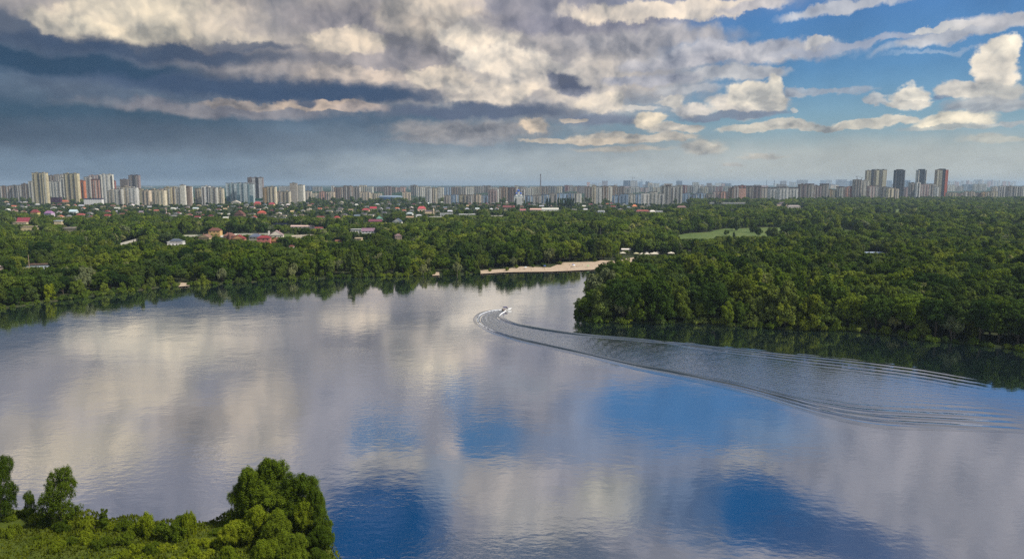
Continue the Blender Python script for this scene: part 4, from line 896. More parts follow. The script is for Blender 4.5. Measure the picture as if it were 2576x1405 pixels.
house(2398,2518,684,687,693,'flat',(214,210,200),(214,206,196),'very long pale shed between the trees at right of centre',name='warehouse',dp=12,win=8,chim=False)
house(2196,2218,710,715,720,'hip',(212,206,196),(226,220,206),'pale house at the forest edge',dp=11)
house(2218,2240,713,716,721,'flat',(228,226,222),(228,226,222),'white flat house at the forest edge',dp=11,win=3,chim=False)
house(2150,2196,709,713,720,'hip',(170,80,70),(200,140,120),'long brick red roofed house at the forest edge',dp=11,win=4)
house(2137,2154,691,697,701,'hip',(232,120,66),(220,190,160),'house with bright orange roof right of the narrow white tower',dp=12)
house(2020,2042,712,716,722,'flat',(230,232,232),(226,226,224),'white flat depot by the forest edge',name='depot',dp=12,win=2,chim=False)
house(2288,2320,695,700,706,'hip',(130,104,100),(190,150,130),'brown roofed house among trees right of the orange roof',dp=12)
# the white river depot on the left bank
r=house(92,192,893,894.5,915,'flat',(92,74,66),(214,228,234),'white panel boathouse with brown flat roof on the left bank',name='boathouse',dp=13,win=9,chim=False,yaw=.28)
MB().box(-r[1]*.5-.25,r[1]*.5+.25,-.12,-.11,r[3]*.55,r[3]*.62).build('cornice',P((90,84,84)),r[0])
Y=dist_at(921,.7)+1; c0=at(113,Y,8); zt=ztop(858,Y); e=empty('utility_mast',(c0.x,Y-6,.7)); MB().tube([(0,0,-.6),(0,0,zt*.5),(0,0,zt-.7)],[.42,.34,.22],8).build('shaft',P((150,130,110)),e); MB().box(-.7,.7,-.4,.4,0,.5).build('base',P((150,146,140)),e); tag(e,'tall concrete mast in front of the white boathouse','mast')
house(-12,13,900,901,926,'flat',(176,160,150),(196,176,162),'brownish wall of a building cut by the left edge',name='outbuilding',dp=9,win=0,chim=False)
# seven walls and yards
WLS=[]
def wall_line(pts,h,c,label,t=.35):
    ps=[gpt(*p,.7) for p in pts]; b=MB()
    for p,q in zip(ps[:-1],ps[1:]):
        d=(q-p); L=d.length; n_=Vector((-d.y,d.x,0))/L*t; b.add([p-n_,q-n_,q+n_,p+n_]+[v+Vector((0,0,h)) for v in (p-n_,q-n_,q+n_,p+n_)],[(0,3,2,1),(4,5,6,7),(0,1,5,4),(1,2,6,5),(2,3,7,6),(3,0,4,7)])
    o=b.build('wall_fence',P(c,.9,.15,.3)); tag(o,label,'wall')
    for p,q in zip(pts[:-1],pts[1:]):
        n_=max(1,int(abs(q[0]-p[0])/6))
        for i in range(n_):
            x=p[0]+(q[0]-p[0])*(i+.5)/n_; y=p[1]+(q[1]-p[1])*(i+.5)/n_; PROT.append((x-3,x+3,y-4,y-1.5,dist_at(y)-1))
wall_line([(622,800),(668,799),(705,801)],2.6,(206,198,186),'long pale concrete wall left of the yellow villa')
wall_line([(745,801),(800,794),(912,793)],2.4,(206,200,190),'long pale concrete wall behind the villas')
wall_line([(408,829),(465,813)],3,(200,196,186),'pale slanting wall in the trees left of the villas')
wall_line([(985,800),(1020,798),(1060,797)],2.2,(200,186,170),'pale garden wall right of the large white house')
wall_line([(1000,806),(1022,805)],2.2,(206,196,176),'short pale wall below the garden wall')
wall_line([(1450,736),(1495,735)],3,(190,186,180),'grey wall left of the long white warehouses')
wall_line([(2150,688),(2230,690),(2258,692)],4,(196,186,176),'long grey wall under the pale blue blocks')
wall_line([(1660,733),(1700,732)],3,(196,190,180),'grey wall at the forest edge below the church')
# remaining cottages of the village
rh=random.Random(21); ROW=[]
cr_=[('red',R_['red']),('orange',R_['orange']),('brown',R_['brown']),('maroon',R_['maroon']),('grey',R_['grey']),('grey',R_['grey']),('slate',R_['slate']),('pale',R_['pale']),('pale',R_['pale']),('silver',R_['silver']),('tan',R_['tan'])]
cw_=[('white',(232,228,220)),('cream',(226,208,176)),('cream',(220,200,170)),('grey',(176,170,164)),('pink',(222,176,156))]
occ=[(p[0],p[1],p[2],p[3]+3) for p in PROT]
def free(x0,x1,y0,y1): return all(x1<a or x0>b or y1<c or y0>d for a,b,c,d in occ)
tries=0; cnt=0
while cnt<228 and tries<14000:
    tries+=1; y=rh.choice([rh.uniform(684,712),rh.uniform(690,742)]); 
    xm=2300-(y-684)*6 if y<715 else 1650-(y-715)*10
    x=rh.uniform(5,xm)
    if y>722 and x<620 and rh.random()<.6: continue
    if x<560 and rh.random()<.35: continue
    Yd=dist_at(y,.7); k=depth(Yd,2)/KF/FOC; wm=rh.uniform(9,17); w=wm/k; hh=rh.uniform(2.8,4.2)/k; rr=rh.uniform(2.0,3.6)/k
    if not free(x-w/2-3,x+w/2+3,y-hh-rr,y): continue
    rn,rc=rh.choice(cr_); wn,wc=rh.choice(cw_); kd=rh.choice(['hip','gable','gable','gable','flat']); ri=rh.choice('xy')
    if kd=='flat': rr=.5/k
    j=rh.uniform(.85,1.1); rc=tuple(min(255,q*j) for q in rc); rc=tuple(round(q/12)*12 for q in rc)
    house(x-w/2,x+w/2,y-hh-rr,y-hh,y,kd,rc,wc,f'{wn} cottage with {rn} {"flat" if kd=="flat" else kd} roof',ridge=ri,win=rh.choice([1,2,3]),rng=rh,prot=rh.random()<.85,chim=rh.random()<.4,gable=wc)
    occ.append((x-w/2-2,x+w/2+2,y-hh-rr,y+2)); cnt+=1
print('cottages',cnt)
VM=[(20,'at the left edge of the village'),(150,'under the two beige towers'),(310,'under the white three storey block'),(455,'under the dark brown spired tower'),(600,'left of the steep brown gabled house'),(705,'under the cream white slab block'),(810,'by the steep brown gabled house'),(880,'by the orange-red pyramid roof'),(1000,'under the lone grey tower'),(1130,'left of the mint green house'),(1240,'by the two crimson roofs'),(1315,'under the grey-blue stadium hall'),(1430,'by the peach turreted house'),(1520,'above the long white warehouses'),(1640,'left of the church'),(1754,'below the blue domed church'),(1860,'by the long cream warehouse'),(1990,'right of the dark poplar row'),(2150,'by the bright orange roof'),(2300,'at the right end of the village'),(2660,'far right in the forest'),(2960,'in the right-hand forest')]
# hand-described houses keep their own words, cottages get a place too
hand=[h for h in HS if 'cottage' not in h[2]]; assign([h for h in HS if 'cottage' in h[2]],VM)
for o,x,d in hand: o['label']=d
nh=len(HS)
for q in ((2430,2620,780,800,812),(2300,2400,800,808,815),(2850,2880,774,782,792),(2960,3060,712,720,730)): PROT.append((q[0],q[1],q[2],q[3],dist_at(q[4])))
# ---------------------------------------------------------------- poles and masts
def lamp(x,yt,yb,label,c=(170,170,166),red=False):
    Y=dist_at(yb,.7); zt=ztop(yt,Y); c0=at(x,Y,zt/2); e=empty('utility_pole',(c0.x,Y,.7)); r=.16 if not red else .8
    MB().tube([(0,0,-.5),(0,0,zt-.7)],[r,r*.7],6).build('pole',P(c),e); MB().box(-1.1,1.1,-.1,.1,zt-1.6,zt-1.4).build('crossarm',P((120,112,104)),e)
    if red: 
        for q in (.2,.55,.85): MB().lathe([(r*1.25,zt*q),(r*1.2,zt*q+1.6)],n=8).build('band',P((196,70,60)),e)
    tag(e,label,'pole'); PROT.append((x-1,x+1,yt,yb-8,Y-2))
lamp(562,702,727,'red and white striped mast in the village at left',(226,220,214),True)
lamp(684,752,771,'white pole rising from trees left of the yellow villa'); lamp(679,713,736,'slim pole above the cottages left of the steep brown house'); lamp(1185,740,765,'pole above the white arched hall'); lamp(1230,744,766,'pole between white hall and wine red barn'); lamp(2030,772,800,'slim pole in the forest right of centre'); lamp(1814,682,705,'pole right of the church'); lamp(1604,712,728,'pole by the second long white warehouse'); lamp(2947,737,752,'slim pole in the right-hand forest'); lamp(53,722,752,'white twin pole beside the raspberry roofed hall')
# ---------------------------------------------------------------- beach tents, umbrellas, bathers
PXT=P((236,230,216),.8,.05); 
def tent(x,yt,yb,w,label,c=(206,198,180)):
    Y=dist_at(yb,.77); zt=ztop(yt,Y)-.77; c0=at(x,Y,2); k=depth(Y,2)/KF/FOC; W=w*k/2; e=empty('canopy_tent',(c0.x,Y,.77),rh.uniform(-.2,.2)); m_=P(c,.8,.05)
    ze=zt*.6; MB().add([(-W,-W,ze),(W,-W,ze),(W,W,ze),(-W,W,ze),(-W*.35,-W*.35,ze+(zt-ze)*.55),(W*.35,-W*.35,ze+(zt-ze)*.55),(W*.35,W*.35,ze+(zt-ze)*.55),(-W*.35,W*.35,ze+(zt-ze)*.55),(0,0,zt)],[(0,1,5,4),(1,2,6,5),(2,3,7,6),(3,0,4,7),(4,5,8),(5,6,8),(6,7,8),(7,4,8),(3,2,1,0)]).build('canopy',m_,e)
    MB().box(-W,W,-W-.06,-W-.004,ze-.4,ze+.02).build('valance',m_,e)
    for a in (-1,1):
        for b in (-1,1): MB().tube([(a*W*.95,b*W*.95,0),(a*W*.95,b*W*.95,ze)],[.07,.07],5).build('post',P((220,214,200)),e)
    tag(e,label,'tent','canopy tents by the beach'); PROT.append((x-w/2-1,x+w/2+1,yt-1,yb-1,Y-3))
tent(2105,850,860,19,'white pyramid tent at the left end of the beach tents'); tent(2151,851,862,18,'yellowish pyramid tent by the beach',(214,204,140)); tent(2170,853,864,15,'cream tent right of the yellowish tent')
tent(2187,852,865,18,'open sided cream tent, middle of the beach tent row'); tent(2211,851,864,27,'largest white tent in the beach row'); tent(2221,848,858,15,'small white tent behind the largest tent'); tent(2268,850,861,22,'lone white tent at the right end of the row'); tent(2186,849,857,11,'small pale tent behind the middle of the row',(220,214,206)); tent(2330,844,852,10,'tiny white tent far right among trees')
house(2101,2131,840,843,849,'gable',(232,224,214),(210,200,190),'low pavilion with a white roof behind the beach tents',name='pavilion',dp=7,win=2,chim=False)
for o,x,d in HS[nh:]: o['label']=d
def umbrella(x,yb,c,label,w=4.2):
    Y=dist_at(yb,.77); c0=at(x,Y,1); e=empty('beach_umbrella',(c0.x,Y,.77),.2); n=8
    MB().lathe([(1.45,1.75),(1.0,2.1),(.45,2.32),(.05,2.42)],n=10).build('canopy',P(c,.8),e); MB().tube([(0,0,0),(0,0,2.4)],[.03,.03],5).build('pole',P((220,220,220)),e); tag(e,label,'umbrella','umbrellas on the beach')
umbrella(1841,904,(70,100,190),'blue beach umbrella on the sand left of the bathers group'); umbrella(1937,900,(60,74,170),'dark blue beach umbrella in the middle of the bathers'); umbrella(1940,902,(226,232,240),'white beach umbrella beside the dark blue one'); umbrella(1987,904,(120,190,110),'green beach umbrella at the right of the sand'); umbrella(1776,909,(214,220,222),'pale umbrella on the left part of the beach')
SKIN=P((196,146,118),.7)
def person(loc,pose='stand',c=(60,70,140),rz=0,label='',leg=None,s=1.0,hair=(60,44,34),group=None,parent=None):
    V=[(0,0,.93),(0,0,1.12),(0,0,1.38),(0,0,1.48),(0,.01,1.56),(0,.01,1.70)]; R=[(.13,.10),(.12,.09),(.15,.10),(.055,.055),(.08,.09),(.085,.10)]; E=[(0,1),(1,2),(2,3),(3,4),(4,5)]
    def add(v,r,p): V.append(v); R.append((r,r)); E.append((p,len(V)-1)); return len(V)-1
    for sgn in (-1,1):
        a=add((.19*sgn,0,1.38),.055,2); b=add((.25*sgn,.02,1.10),.042,a); d=add((.27*sgn,-.08 if pose=='stand' else -.25,.88 if pose=='stand' else 1.0),.033,b); add((.27*sgn,-.12 if pose=='stand' else -.33,.80 if pose=='stand' else .98),.036,d)
        h_=add((.09*sgn,0,.88),.09,0)
        if pose=='stand': k_=add((.10*sgn,-.02-.05*sgn,.50),.06,h_); f=add((.10*sgn,.02+.06*sgn,.08),.045,k_); add((.10*sgn,-.12+.06*sgn,.03),.035,f)
        else: k_=add((.14*sgn,-.42,.96),.07,h_); f=add((.13*sgn,-.52,.56),.05,k_); add((.13*sgn,-.66,.52),.035,f)
    me=bpy.data.meshes.new('person'); me.from_pydata(V,E,[]); me.update(); o=link('person',me,SKIN,parent,loc,rz); o.scale=(s,s,s)
    m_=o.modifiers.new('skin','SKIN'); sv=me.skin_vertices[0].data
    for i,r in enumerate(R): sv[i].radius=r
    sv[0].use_root=True; o.modifiers.new('sub','SUBSURF').levels=1
    t=MB().lathe([(.155,.86),(.15,1.0),(.135,1.12),(.185,1.36),(.12,1.45)],n=10); t.v=[(x,y*.72,z) for x,y,z in t.v]; t.build('shirt',P(c),o)
    l=MB()
    for sgn in (-1,1):
        if pose=='stand': l.tube([(.09*sgn,0,.92),(.10*sgn,-.02-.05*sgn,.52)],[.115,.085],8)
        else: l.tube([(.09*sgn,0,.90),(.14*sgn,-.40,.96)],[.12,.095],8)
    l.build('shorts',P(leg or (50,54,70)),o)
    hr=MB().lathe([(.09,1.63),(.105,1.70),(.09,1.78),(.03,1.815)],(0,.025,0),10); hr.build('hair',P(hair),o)
    tag(o,label,'person',group); return o
PP=[(1948,904,'stand',(190,60,70),'bather in red standing by the dark blue umbrella'),(1954,903,'stand',(150,70,160),'bather in purple right of the dark blue umbrella'),(1930,905,'stand',(60,70,150),'bather in blue left of the dark blue umbrella'),(1925,898,'stand',(60,60,66),'dark dressed bather near the trees above the umbrellas'),(1917,912,'stand',(150,70,130),'bather in violet at the waterline'),(1960,901,'stand',(90,110,190),'bather in pale blue, rightmost of the umbrella group'),(1840,912,'stand',(70,60,60),'dark bather below the blue umbrella'),(1796,914,'stand',(60,56,56),'bather walking near the waterline at left'),(1772,911,'stand',(226,226,226),'bather in white by the pale umbrella'),(1757,912,'stand',(80,70,64),'bather in brown on the left of the beach'),(1968,899,'stand',(200,120,90),'bather in orange far right of the umbrella group'),(1903,896,'stand',(110,90,90),'bather in grey at the tree edge')]
for i,(x,y,po,c,lb) in enumerate(PP):
    Y=dist_at(y,.77); c0=at(x,Y,1); person((c0.x,Y,.765),po,c,rh.uniform(-3,3),lb,group='bathers on the beach')
for i,(x,y) in enumerate(((1928,906.5),(1939,906),(1950,906),(1846,910))):
    Y=dist_at(y,.77); c0=at(x,Y,1); e=MB().box(-.9,.9,-.4,.4,0,.03).build('beach_towel',P([(200,60,70),(60,90,180),(230,230,225),(240,200,80)][i]),None,(c0.x,Y,.772),rh.uniform(0,3)); tag(e,['red towel','blue towel','white towel','yellow towel'][i]+' lying on the beach sand','towel','towels on the sand')
# ---------------------------------------------------------------- the motorboat
def boat():
    Y=dist_at(1049); c0=at(1713,Y,0); e=empty('motorboat',(c0.x,Y+1.5,.05),math.radians(-62)); e.scale=(1.05,1.05,1.05)   # bow points along local +Y
    HW=P((236,236,234),.25,.03,spec=.6); st=[(-2.9,1.10,.72,.25),(-1.5,1.16,.74,.12),(0,1.15,.80,.06),(1.4,.98,.92,.12),(2.5,.55,1.04,.34),(3.2,.06,1.14,.85)]
    vs=[];fs=[]
    for y,w,zg,zk in st: vs+=[(-w,y,zg),(-w*.88,y,zk+.28),(-w*.35,y,zk),(w*.35,y,zk),(w*.88,y,zk+.28),(w,y,zg)]
    for i in range(len(st)-1):
        for j in range(5): a=i*6+j; fs.append((a,a+1,a+7,a+6))
    fs.append((0,1,2,3,4,5)); MB().add(vs,fs).build('hull',HW,e)
    dk=[(-w*.94,y,zg-.02) for y,w,zg,zk in st[2:]]+[(w*.94,y,zg-.02) for y,w,zg,zk in st[2:]][::-1]; MB().add(dk,[tuple(range(len(dk)))]).build('foredeck',HW,e)
    MB().box(-1.05,1.05,-2.85,.2,.28,.34).build('cockpit_floor',P((150,120,96)),e)
    for sx in (-.5,.5): 
        MB().box(sx-.28,sx+.28,-.9,-.4,.36,.75).box(sx-.28,sx+.28,-.98,-.88,.75,1.25).build('seat',P((214,196,176)),e)
    MB().box(-.95,.95,-2.7,-2.1,.36,.78).build('bench',P((206,120,96)),e)
    MB().add([(-.98,.1,.82),(-.6,.95,.90),(.6,.95,.90),(.98,.1,.82),(-.88,-.15,1.35),(-.5,.45,1.42),(.5,.45,1.42),(.88,-.15,1.35)],[(0,1,5,4),(1,2,6,5),(2,3,7,6)]).build('windscreen',P((40,50,70),.1,spec=.8),e)
    MB().add([(-1.15,-2.5,1.85),(1.15,-2.5,1.85),(1.15,.1,1.85),(-1.15,.1,1.85),(-.7,-2.15,2.12),(.7,-2.15,2.12),(.7,-.15,2.12),(-.7,-.15,2.12)],[(0,1,5,4),(1,2,6,5),(2,3,7,6),(3,0,4,7),(4,5,6,7),(3,2,1,0)]).build('canopy',P((34,32,110),.7),e)
    for sx in (-1,1): MB().tube([(sx*1.05,-1.2,.72),(sx*1.02,-2.15,1.96)],[.03,.03],5).tube([(sx*1.05,-1.2,.72),(sx*1.02,-.15,1.96)],[.03,.03],5).build('canopy_frame',P((220,220,224),.3),e)
    m_=MB().box(-.22,.22,-3.35,-2.95,.35,1.05); eng=m_.build('outboard_engine',P((44,44,50),.4),e); MB().box(-.08,.08,-3.3,-3.05,-.5,.34).build('shaft',P((70,70,76)),eng)
    MB().tube([(-.9,1.3,1.15),(-.5,2.5,1.35),(0,3.05,1.42),(.5,2.5,1.35),(.9,1.3,1.15)],[.025]*5,5).build('bow_rail',P((220,220,224),.3),e)
    tag(e,'small white motorboat with a blue canopy speeding at the head of the wake','motorboat')
    p=person((0,0,0),'sit',(210,80,70),0,'person in a red shirt seated at the helm of the motorboat')
    M=Matrix.Translation(e.location)@Matrix.Rotation(math.radians(-62),4,'Z'); p.location=M@Vector((.5,-.7,-.02)); p.rotation_euler=(0,0,math.radians(-62)+math.pi)
boat()
# ---------------------------------------------------------------- tree stock (each a crown and a trunk mesh)
SP={'broad':'broad','tall':'upright','weep':'drooping'}
for i in range(5): variant(('broad','n',i),'broad',19,17,8200,.70,'mix',100+i,sub=5)
for i in range(3): variant(('tall','n',i),'tall',22,12.5,7200,.66,'mix',120+i,sub=5,zs=1.3)
for i in range(4): variant(('skirt','n',i),'skirt',17,16,8200,.68,'mix',130+i,sub=4)
for i in range(2): variant(('weep','n',i),'weep',15-i,14-i,6600,.60,'willow',140+i,sub=4,zs=1.5)
variant(('broad','d',0),'broad',20,19,8200,.78,'dark',150,sub=5)
variant(('broad','l',0),'skirt',12,10,4200,.60,'lime',151,sub=4)
for i in range(3): variant(('bush','n',i),'bush',5-.6*i,7.5,2200,.5,'mix',160+i,sub=4)
variant(('bush','l',0),'bush',5.5,7,2000,.5,'lime',163,sub=4)
variant(('column','n',0),'column',22,5,2600,.9,'dark',165)
for i in range(5): variant(('broad','f',i),'broad',17,18,2300,1.35,'mix',200+i)
for i in range(2): variant(('tall','f',i),'tall',20,13,1900,1.3,'mix',220+i)
variant(('weep','f',0),'weep',15,14,1500,1.3,'willow',240)
variant(('broad','g',0),'broad',9,9,600,1.2,'mix',250); variant(('broad','g',1),'broad',8,8.5,550,1.2,'dark',251)
# ---------------------------------------------------------------- where the trees stand
rt=np.random.default_rng(77)
def cand(Y0,Y1,sp):
    X=[];Yy=[]
    ys=np.arange(Y0,Y1,sp)
    for j,y in enumerate(ys):
        half=y*.80+60; xs=np.arange(-half,half,sp)+(j%2)*sp*.5
        X.append(xs+rt.uniform(-.42,.42,len(xs))*sp); Yy.append(np.full(len(xs),y)+rt.uniform(-.42,.42,len(xs))*sp)
    return np.concatenate(X),np.concatenate(Yy)
def screen(X,Y,z):
    c,s=math.cos(PITCH),math.sin(PITCH); Z=z-H; f=Y*c-Z*s; u=Y*s+Z*c
    return (1288+FOC*X/f)*KF,(702.5-FOC*u/f)*KF
def vill_limit(px):                       # picture row above which the village begins, per column
    return np.interp(px,[0,300,600,1000,1200,1300,1500,1650,1900,2250,2330,2420,2700,3461],[735,742,748,760,752,752,728,730,722,722,716,694,694,690])
def city_limit(px): return np.interp(px,[0,600,1100,1700,2300,2700,3100,3461],[688,690,682,688,690,686,676,676])
def shore_dist(X,Y):
    d=np.full(X.shape,1e9); q=[(p.x,p.y) for p in shore]
    for (ax,ay),(bx,by) in zip(q[:-1],q[1:]):
        L2=(bx-ax)**2+(by-ay)**2+1e-6; t=np.clip(((X-ax)*(bx-ax)+(Y-ay)*(by-ay))/L2,0,1)
        d=np.minimum(d,(X-ax-t*(bx-ax))**2+(Y-ay-t*(by-ay))**2)
    return np.sqrt(d)
def gnoise(X,Y,s,seed):                   # smooth value noise
    r=np.random.default_rng(seed).random((64,64)); x=X/s+1000; y=Y/s+1000; i=np.floor(x).astype(int); j=np.floor(y).astype(int); fx=x-i; fy=y-j
    fx=fx*fx*(3-2*fx); fy=fy*fy*(3-2*fy); g_=lambda a,b: r[a%64,b%64]
    return (g_(i,j)*(1-fx)+g_(i+1,j)*fx)*(1-fy)+(g_(i,j+1)*(1-fx)+g_(i+1,j+1)*fx)*fy
T=[]      # x,y,key-class,scale,zscale,zone
def gen(Y0,Y1,sp):
    X,Y=cand(Y0,Y1,sp); ok=inside_np(X,Y,LAND); X,Y=X[ok],Y[ok]
    px,py=screen(X,Y,.7); ok=(px>-330)&(px<3800); X,Y,px,py=X[ok],Y[ok],px[ok],py[ok]
    for q_,pl in enumerate(CLEAR):
        ok=~inside_np(X,Y,pl)|((rt.random(len(X))<.05)&(NSAND<=q_<NSAND+3)); X,Y,px,py=X[ok],Y[ok],px[ok],py[ok]
    return X,Y,px,py
for (Y0,Y1,sp) in ((290,640,9.2),(640,1000,10.5),(1000,1700,14.5),(1700,3300,20.0)):
    X,Y,px,py=gen(Y0,Y1,sp); sd=shore_dist(X,Y) if Y0<1000 else np.full(X.shape,99.)
    vl=vill_limit(px); cl=city_limit(px)
    n1=gnoise(X,Y,55,3); n2=gnoise(X,Y,23,4); r=rt.random((len(X),6))
    for i in range(len(X)):
        x,y=float(X[i]),float(Y[i])
        if sd[i]<.8: continue
        forest=py[i]>vl[i] or px[i]>2330
        if py[i]<cl[i]:
            if px[i]>2330 and py[i]<cl[i]-6 or r[i,0]>.22: continue
            T.append((x,y,'f',.8+.5*r[i,1],1.0,'city')); continue
        if not forest:
            if r[i,0]>(.60 if n1[i]>.35 else .34): continue
            T.append((x,y,'g',.65+.7*r[i,1],1.0,'village')); continue
        # clearings inside the forest: thin out a little
        island=px[i]>1900 and y<640
        s=.50+.62*n1[i]+.62*(r[i,1]-.42)
        if island: s*=1.15+.22*n2[i]
        if sd[i]<6: s*=.80 if island else .66
        elif sd[i]<13: s*=.95 if island else .82
        if not island and y<1000: s*=.92
        if 1200<px[i]<2000 and sd[i]<40 : s*=.85
        if r[i,4]<.07: s*=1.32
        if y>1700: s*=1.28
        elif y>1000: s*=1.12
        T.append((x,y,'n' if y<820 else 'f',s,.9+.25*r[i,2],'island' if island else 'bank' if px[i]<2000 and y<900 else 'wood',float(sd[i])))
# a few set trees: picture column, ground row, species, scale
SETT=[(2068,1004,'d',1.35),(2010,1062,'n3',.9),(1968,1064,'tip',.62),(2000,1074,'n1',.72),(168,1012,'lime',.95),(3285,1140,'lime',.85),(2835,1104,'lime2',.6),(3215,1148,'w0',.95),(3345,1120,'w1',1.25),(3095,1120,'n2',.85),(3020,1118,'w0',.7),(2480,1085,'lime2',.55),(2130,1086,'lime2',.5),(1545,928,'w1',.8),(1430,931,'w0',.7),(2520,1060,'w1',1.0),(2240,1080,'n4',.85),(2960,1112,'d',1.05),(3060,1124,'n3',1.15),(3160,1138,'d',1.1),(3225,1143,'n1',1.2),(3310,1150,'d',1.15),(3375,1156,'n2',1.25),(3440,1162,'d',1.2),(2880,1106,'n2',1.1),(1714,915,'bn',.8),(1838,900,'bn2',1.1),(1800,903,'bn',.8),(1890,893,'bn2',1.0),(1655,917,'bn',.7),(1745,906,'bn',.9),(1960,883,'bn2',1.1),(2010,884,'bn',1.0)]
setk={'bn':('bush','n',0),'bn2':('bush','n',1),'d':('broad','d',0),'n1':('broad','n',1),'n2':('broad','n',2),'n3':('broad','n',3),'n4':('tall','n',1),'tip':('broad','n',0),'lime':('broad','l',0),'lime2':('bush','l',0),'w0':('weep','n',0),'w1':('weep','n',1)}
SET=[]
for px_,py_,k_,s_k in SETT:
    p=gpt(px_,py_,.7); SET.append((p.x,p.y,setk[k_],s_k))
T=[t for t in T if all((t[0]-q[0])**2+(t[1]-q[1])**2>(5.5*q[3])**2 for q in SET)]
# keep the view to protected houses free
def pick(i,t):
    x,y,c,s,zs_,zone=t[:6]; h=(int(abs(x*7.3+y*3.1))*2654435761)%1000/1000.0
    if c=='n' and t[6]<14 and h<.86: return ('skirt','n',int(h*1000)%4)
    if c=='n':
        if h<.55: return ('broad','n',int(h*1000)%5)
        if h<.84: return ('tall','n',int(h*1000)%3)
        if h<.93: return ('weep','n',int(h*1000)%2)
        return ('broad','d',0)
    if c=='f':
        if h<.62: return ('broad','f',int(h*1000)%5)
        if h<.90: return ('tall','f',int(h*1000)%2)
        return ('weep','f',0)
    return ('broad','g',int(h*1000)%2)
recs=[]
PR=np.array([p for p in PROT])
for i,t in enumerate(T):
    k=pick(i,t); h=VAR[k][2]*t[3]*t[4]; w=VAR[k][3]*t[3]
    bx,by=screen(t[0],t[1],.7); _,ty=screen(t[0],t[1],h*.97); hw=w/2/max(1,t[1]*.99+10)*FOC*KF
    m=(PR[:,4]>t[1]-1)&(PR[:,1]>bx-hw)&(PR[:,0]<bx+hw)&(PR[:,3]>ty)&(PR[:,2]<by)
    sc,zs_=t[3],t[4]
    if m.any():
        need=PR[m][:,3].max()            # shrink until the top is below the lowest protected base
        need=max(need,ty); 
        f=(by-need)/(by-ty) if by>ty else 0
        hw2=hw*f; m2=(PR[:,4]>t[1]-1)&(PR[:,1]>bx-hw2)&(PR[:,0]<bx+hw2)&(PR[:,3]>need)&(PR[:,2]<by)
        if f*sc<.22 or m2.any() and f<.15: continue
        sc*=f
    # not inside a house
    mz=(25.5+3*math.sin(t[0]*.7))/VAR[k][2]; recs.append([t[0],t[1],k,sc,min(sc*zs_,mz),t[5],bx,by])
for q in SET:
    bx,by=screen(q[0],q[1],.7); recs.append([q[0],q[1],q[2],q[3],q[3],'set',float(bx),float(by)])
foot=[]
for h in HS:
    e=h[0]; foot.append((e.location.x,e.location.y))
FT=np.array(foot)
recs=[r for r in recs if not ((np.abs(FT[:,0]-r[0])<7)&(FT[:,1]-r[1]<2)&(r[1]-FT[:,1]<13)).any()]
# poplars by the village
for x in list(range(1889,1945,7))+[1850,1858,1742,1697]:
    Y=dist_at(703 if x>1880 else 700,.7); c0=at(x,Y,10); z=ztop(668 if x>1800 else 676,Y); s=(z)/22; recs.append([c0.x,Y+ (x%3)*6,('column','n',0),s*1.15,s,'poplar',float(x),701.0])
for x,y,yt in ((2834,790,760),(2853,786,765)): 
    Y=dist_at(y,.7); c0=at(x,Y,8); z=ztop(yt,Y); s=z/22; recs.append([c0.x,Y,('column','n',0),s*1.6,s,'poplar',float(x),float(y)])
# which ones show largest: sweep from the front, column by column
recs.sort(key=lambda r:r[1]); sky_=np.full(3461,1400.0); score=[]
for r in recs:
    h=VAR[r[2]][2]*r[4]; w=VAR[r[2]][3]*r[3]; hw=w/2/(r[1]+10)*FOC*KF; _,ty=screen(r[0],r[1],h)
    a=int(max(0,r[6]-hw)); b=int(min(3461,r[6]+hw)); v=0.0
    if b>a:
        xs=np.arange(a,b); top=ty+(r[7]-ty)*.5*(((xs-r[6])/max(hw,1))**2); base=r[7]
        vis=np.clip(np.minimum(sky_[a:b],base)-top,0,None); v=float(vis.sum()); sky_[a:b]=np.minimum(sky_[a:b],top)
    score.append(v)
order=np.argsort(-np.array(score)); NBIG=258
big=set(int(i) for i in order[:NBIG])|set(i for i,r in enumerate(recs) if r[5] in('set',))
print('trees',len(recs),'individual',len(big))
KW={('skirt','n'):'low-branched leafy tree',('broad','n'):'broad round-crowned tree',('tall','n'):'tall upright tree',('weep','n'):'silvery pale willow',('broad','d'):'large very dark round tree',('broad','l'):'bright yellow-green tree',('bush','l'):'small yellow-green bush',('column','n'):'dark columnar poplar',('bush','n'):'bush',('broad','f'):'round-crowned tree',('tall','f'):'upright tree',('weep','f'):'pale willow',('broad','g'):'small tree'}
TM_I=[(1985,'at the wooded point tip'),(2120,'right of the point tip'),(2260,'on the point, left part'),(2400,'on the point, below the meadow'),(2540,'mid wooded point'),(2680,'right of the mid wooded point'),(2820,'on the point, left of blue shed'),(2960,'on the point, below blue shed'),(3100,'on the point, right of blue shed'),(3240,'by the right willow'),(3380,'near the right edge of the photo')]
TM_B=[(60,'on the far left shore'),(200,'by the white boathouse'),(330,'right of the white boathouse'),(470,'below the slanting wall'),(620,'below the grey-roofed white house'),(760,'below the brown brick house'),(900,'below the pink house'),(1050,'below the long pinkish shed'),(1200,'below the white arched hall'),(1340,'below the brick pavilion'),(1480,'by the small sand patch'),(1640,'at the left end of the beach'),(1800,'behind the left half of the beach'),(1950,'behind the right half of the beach'),(2100,'between beach and wooded point')]
itm_i=[];itm_b=[]
CU={}
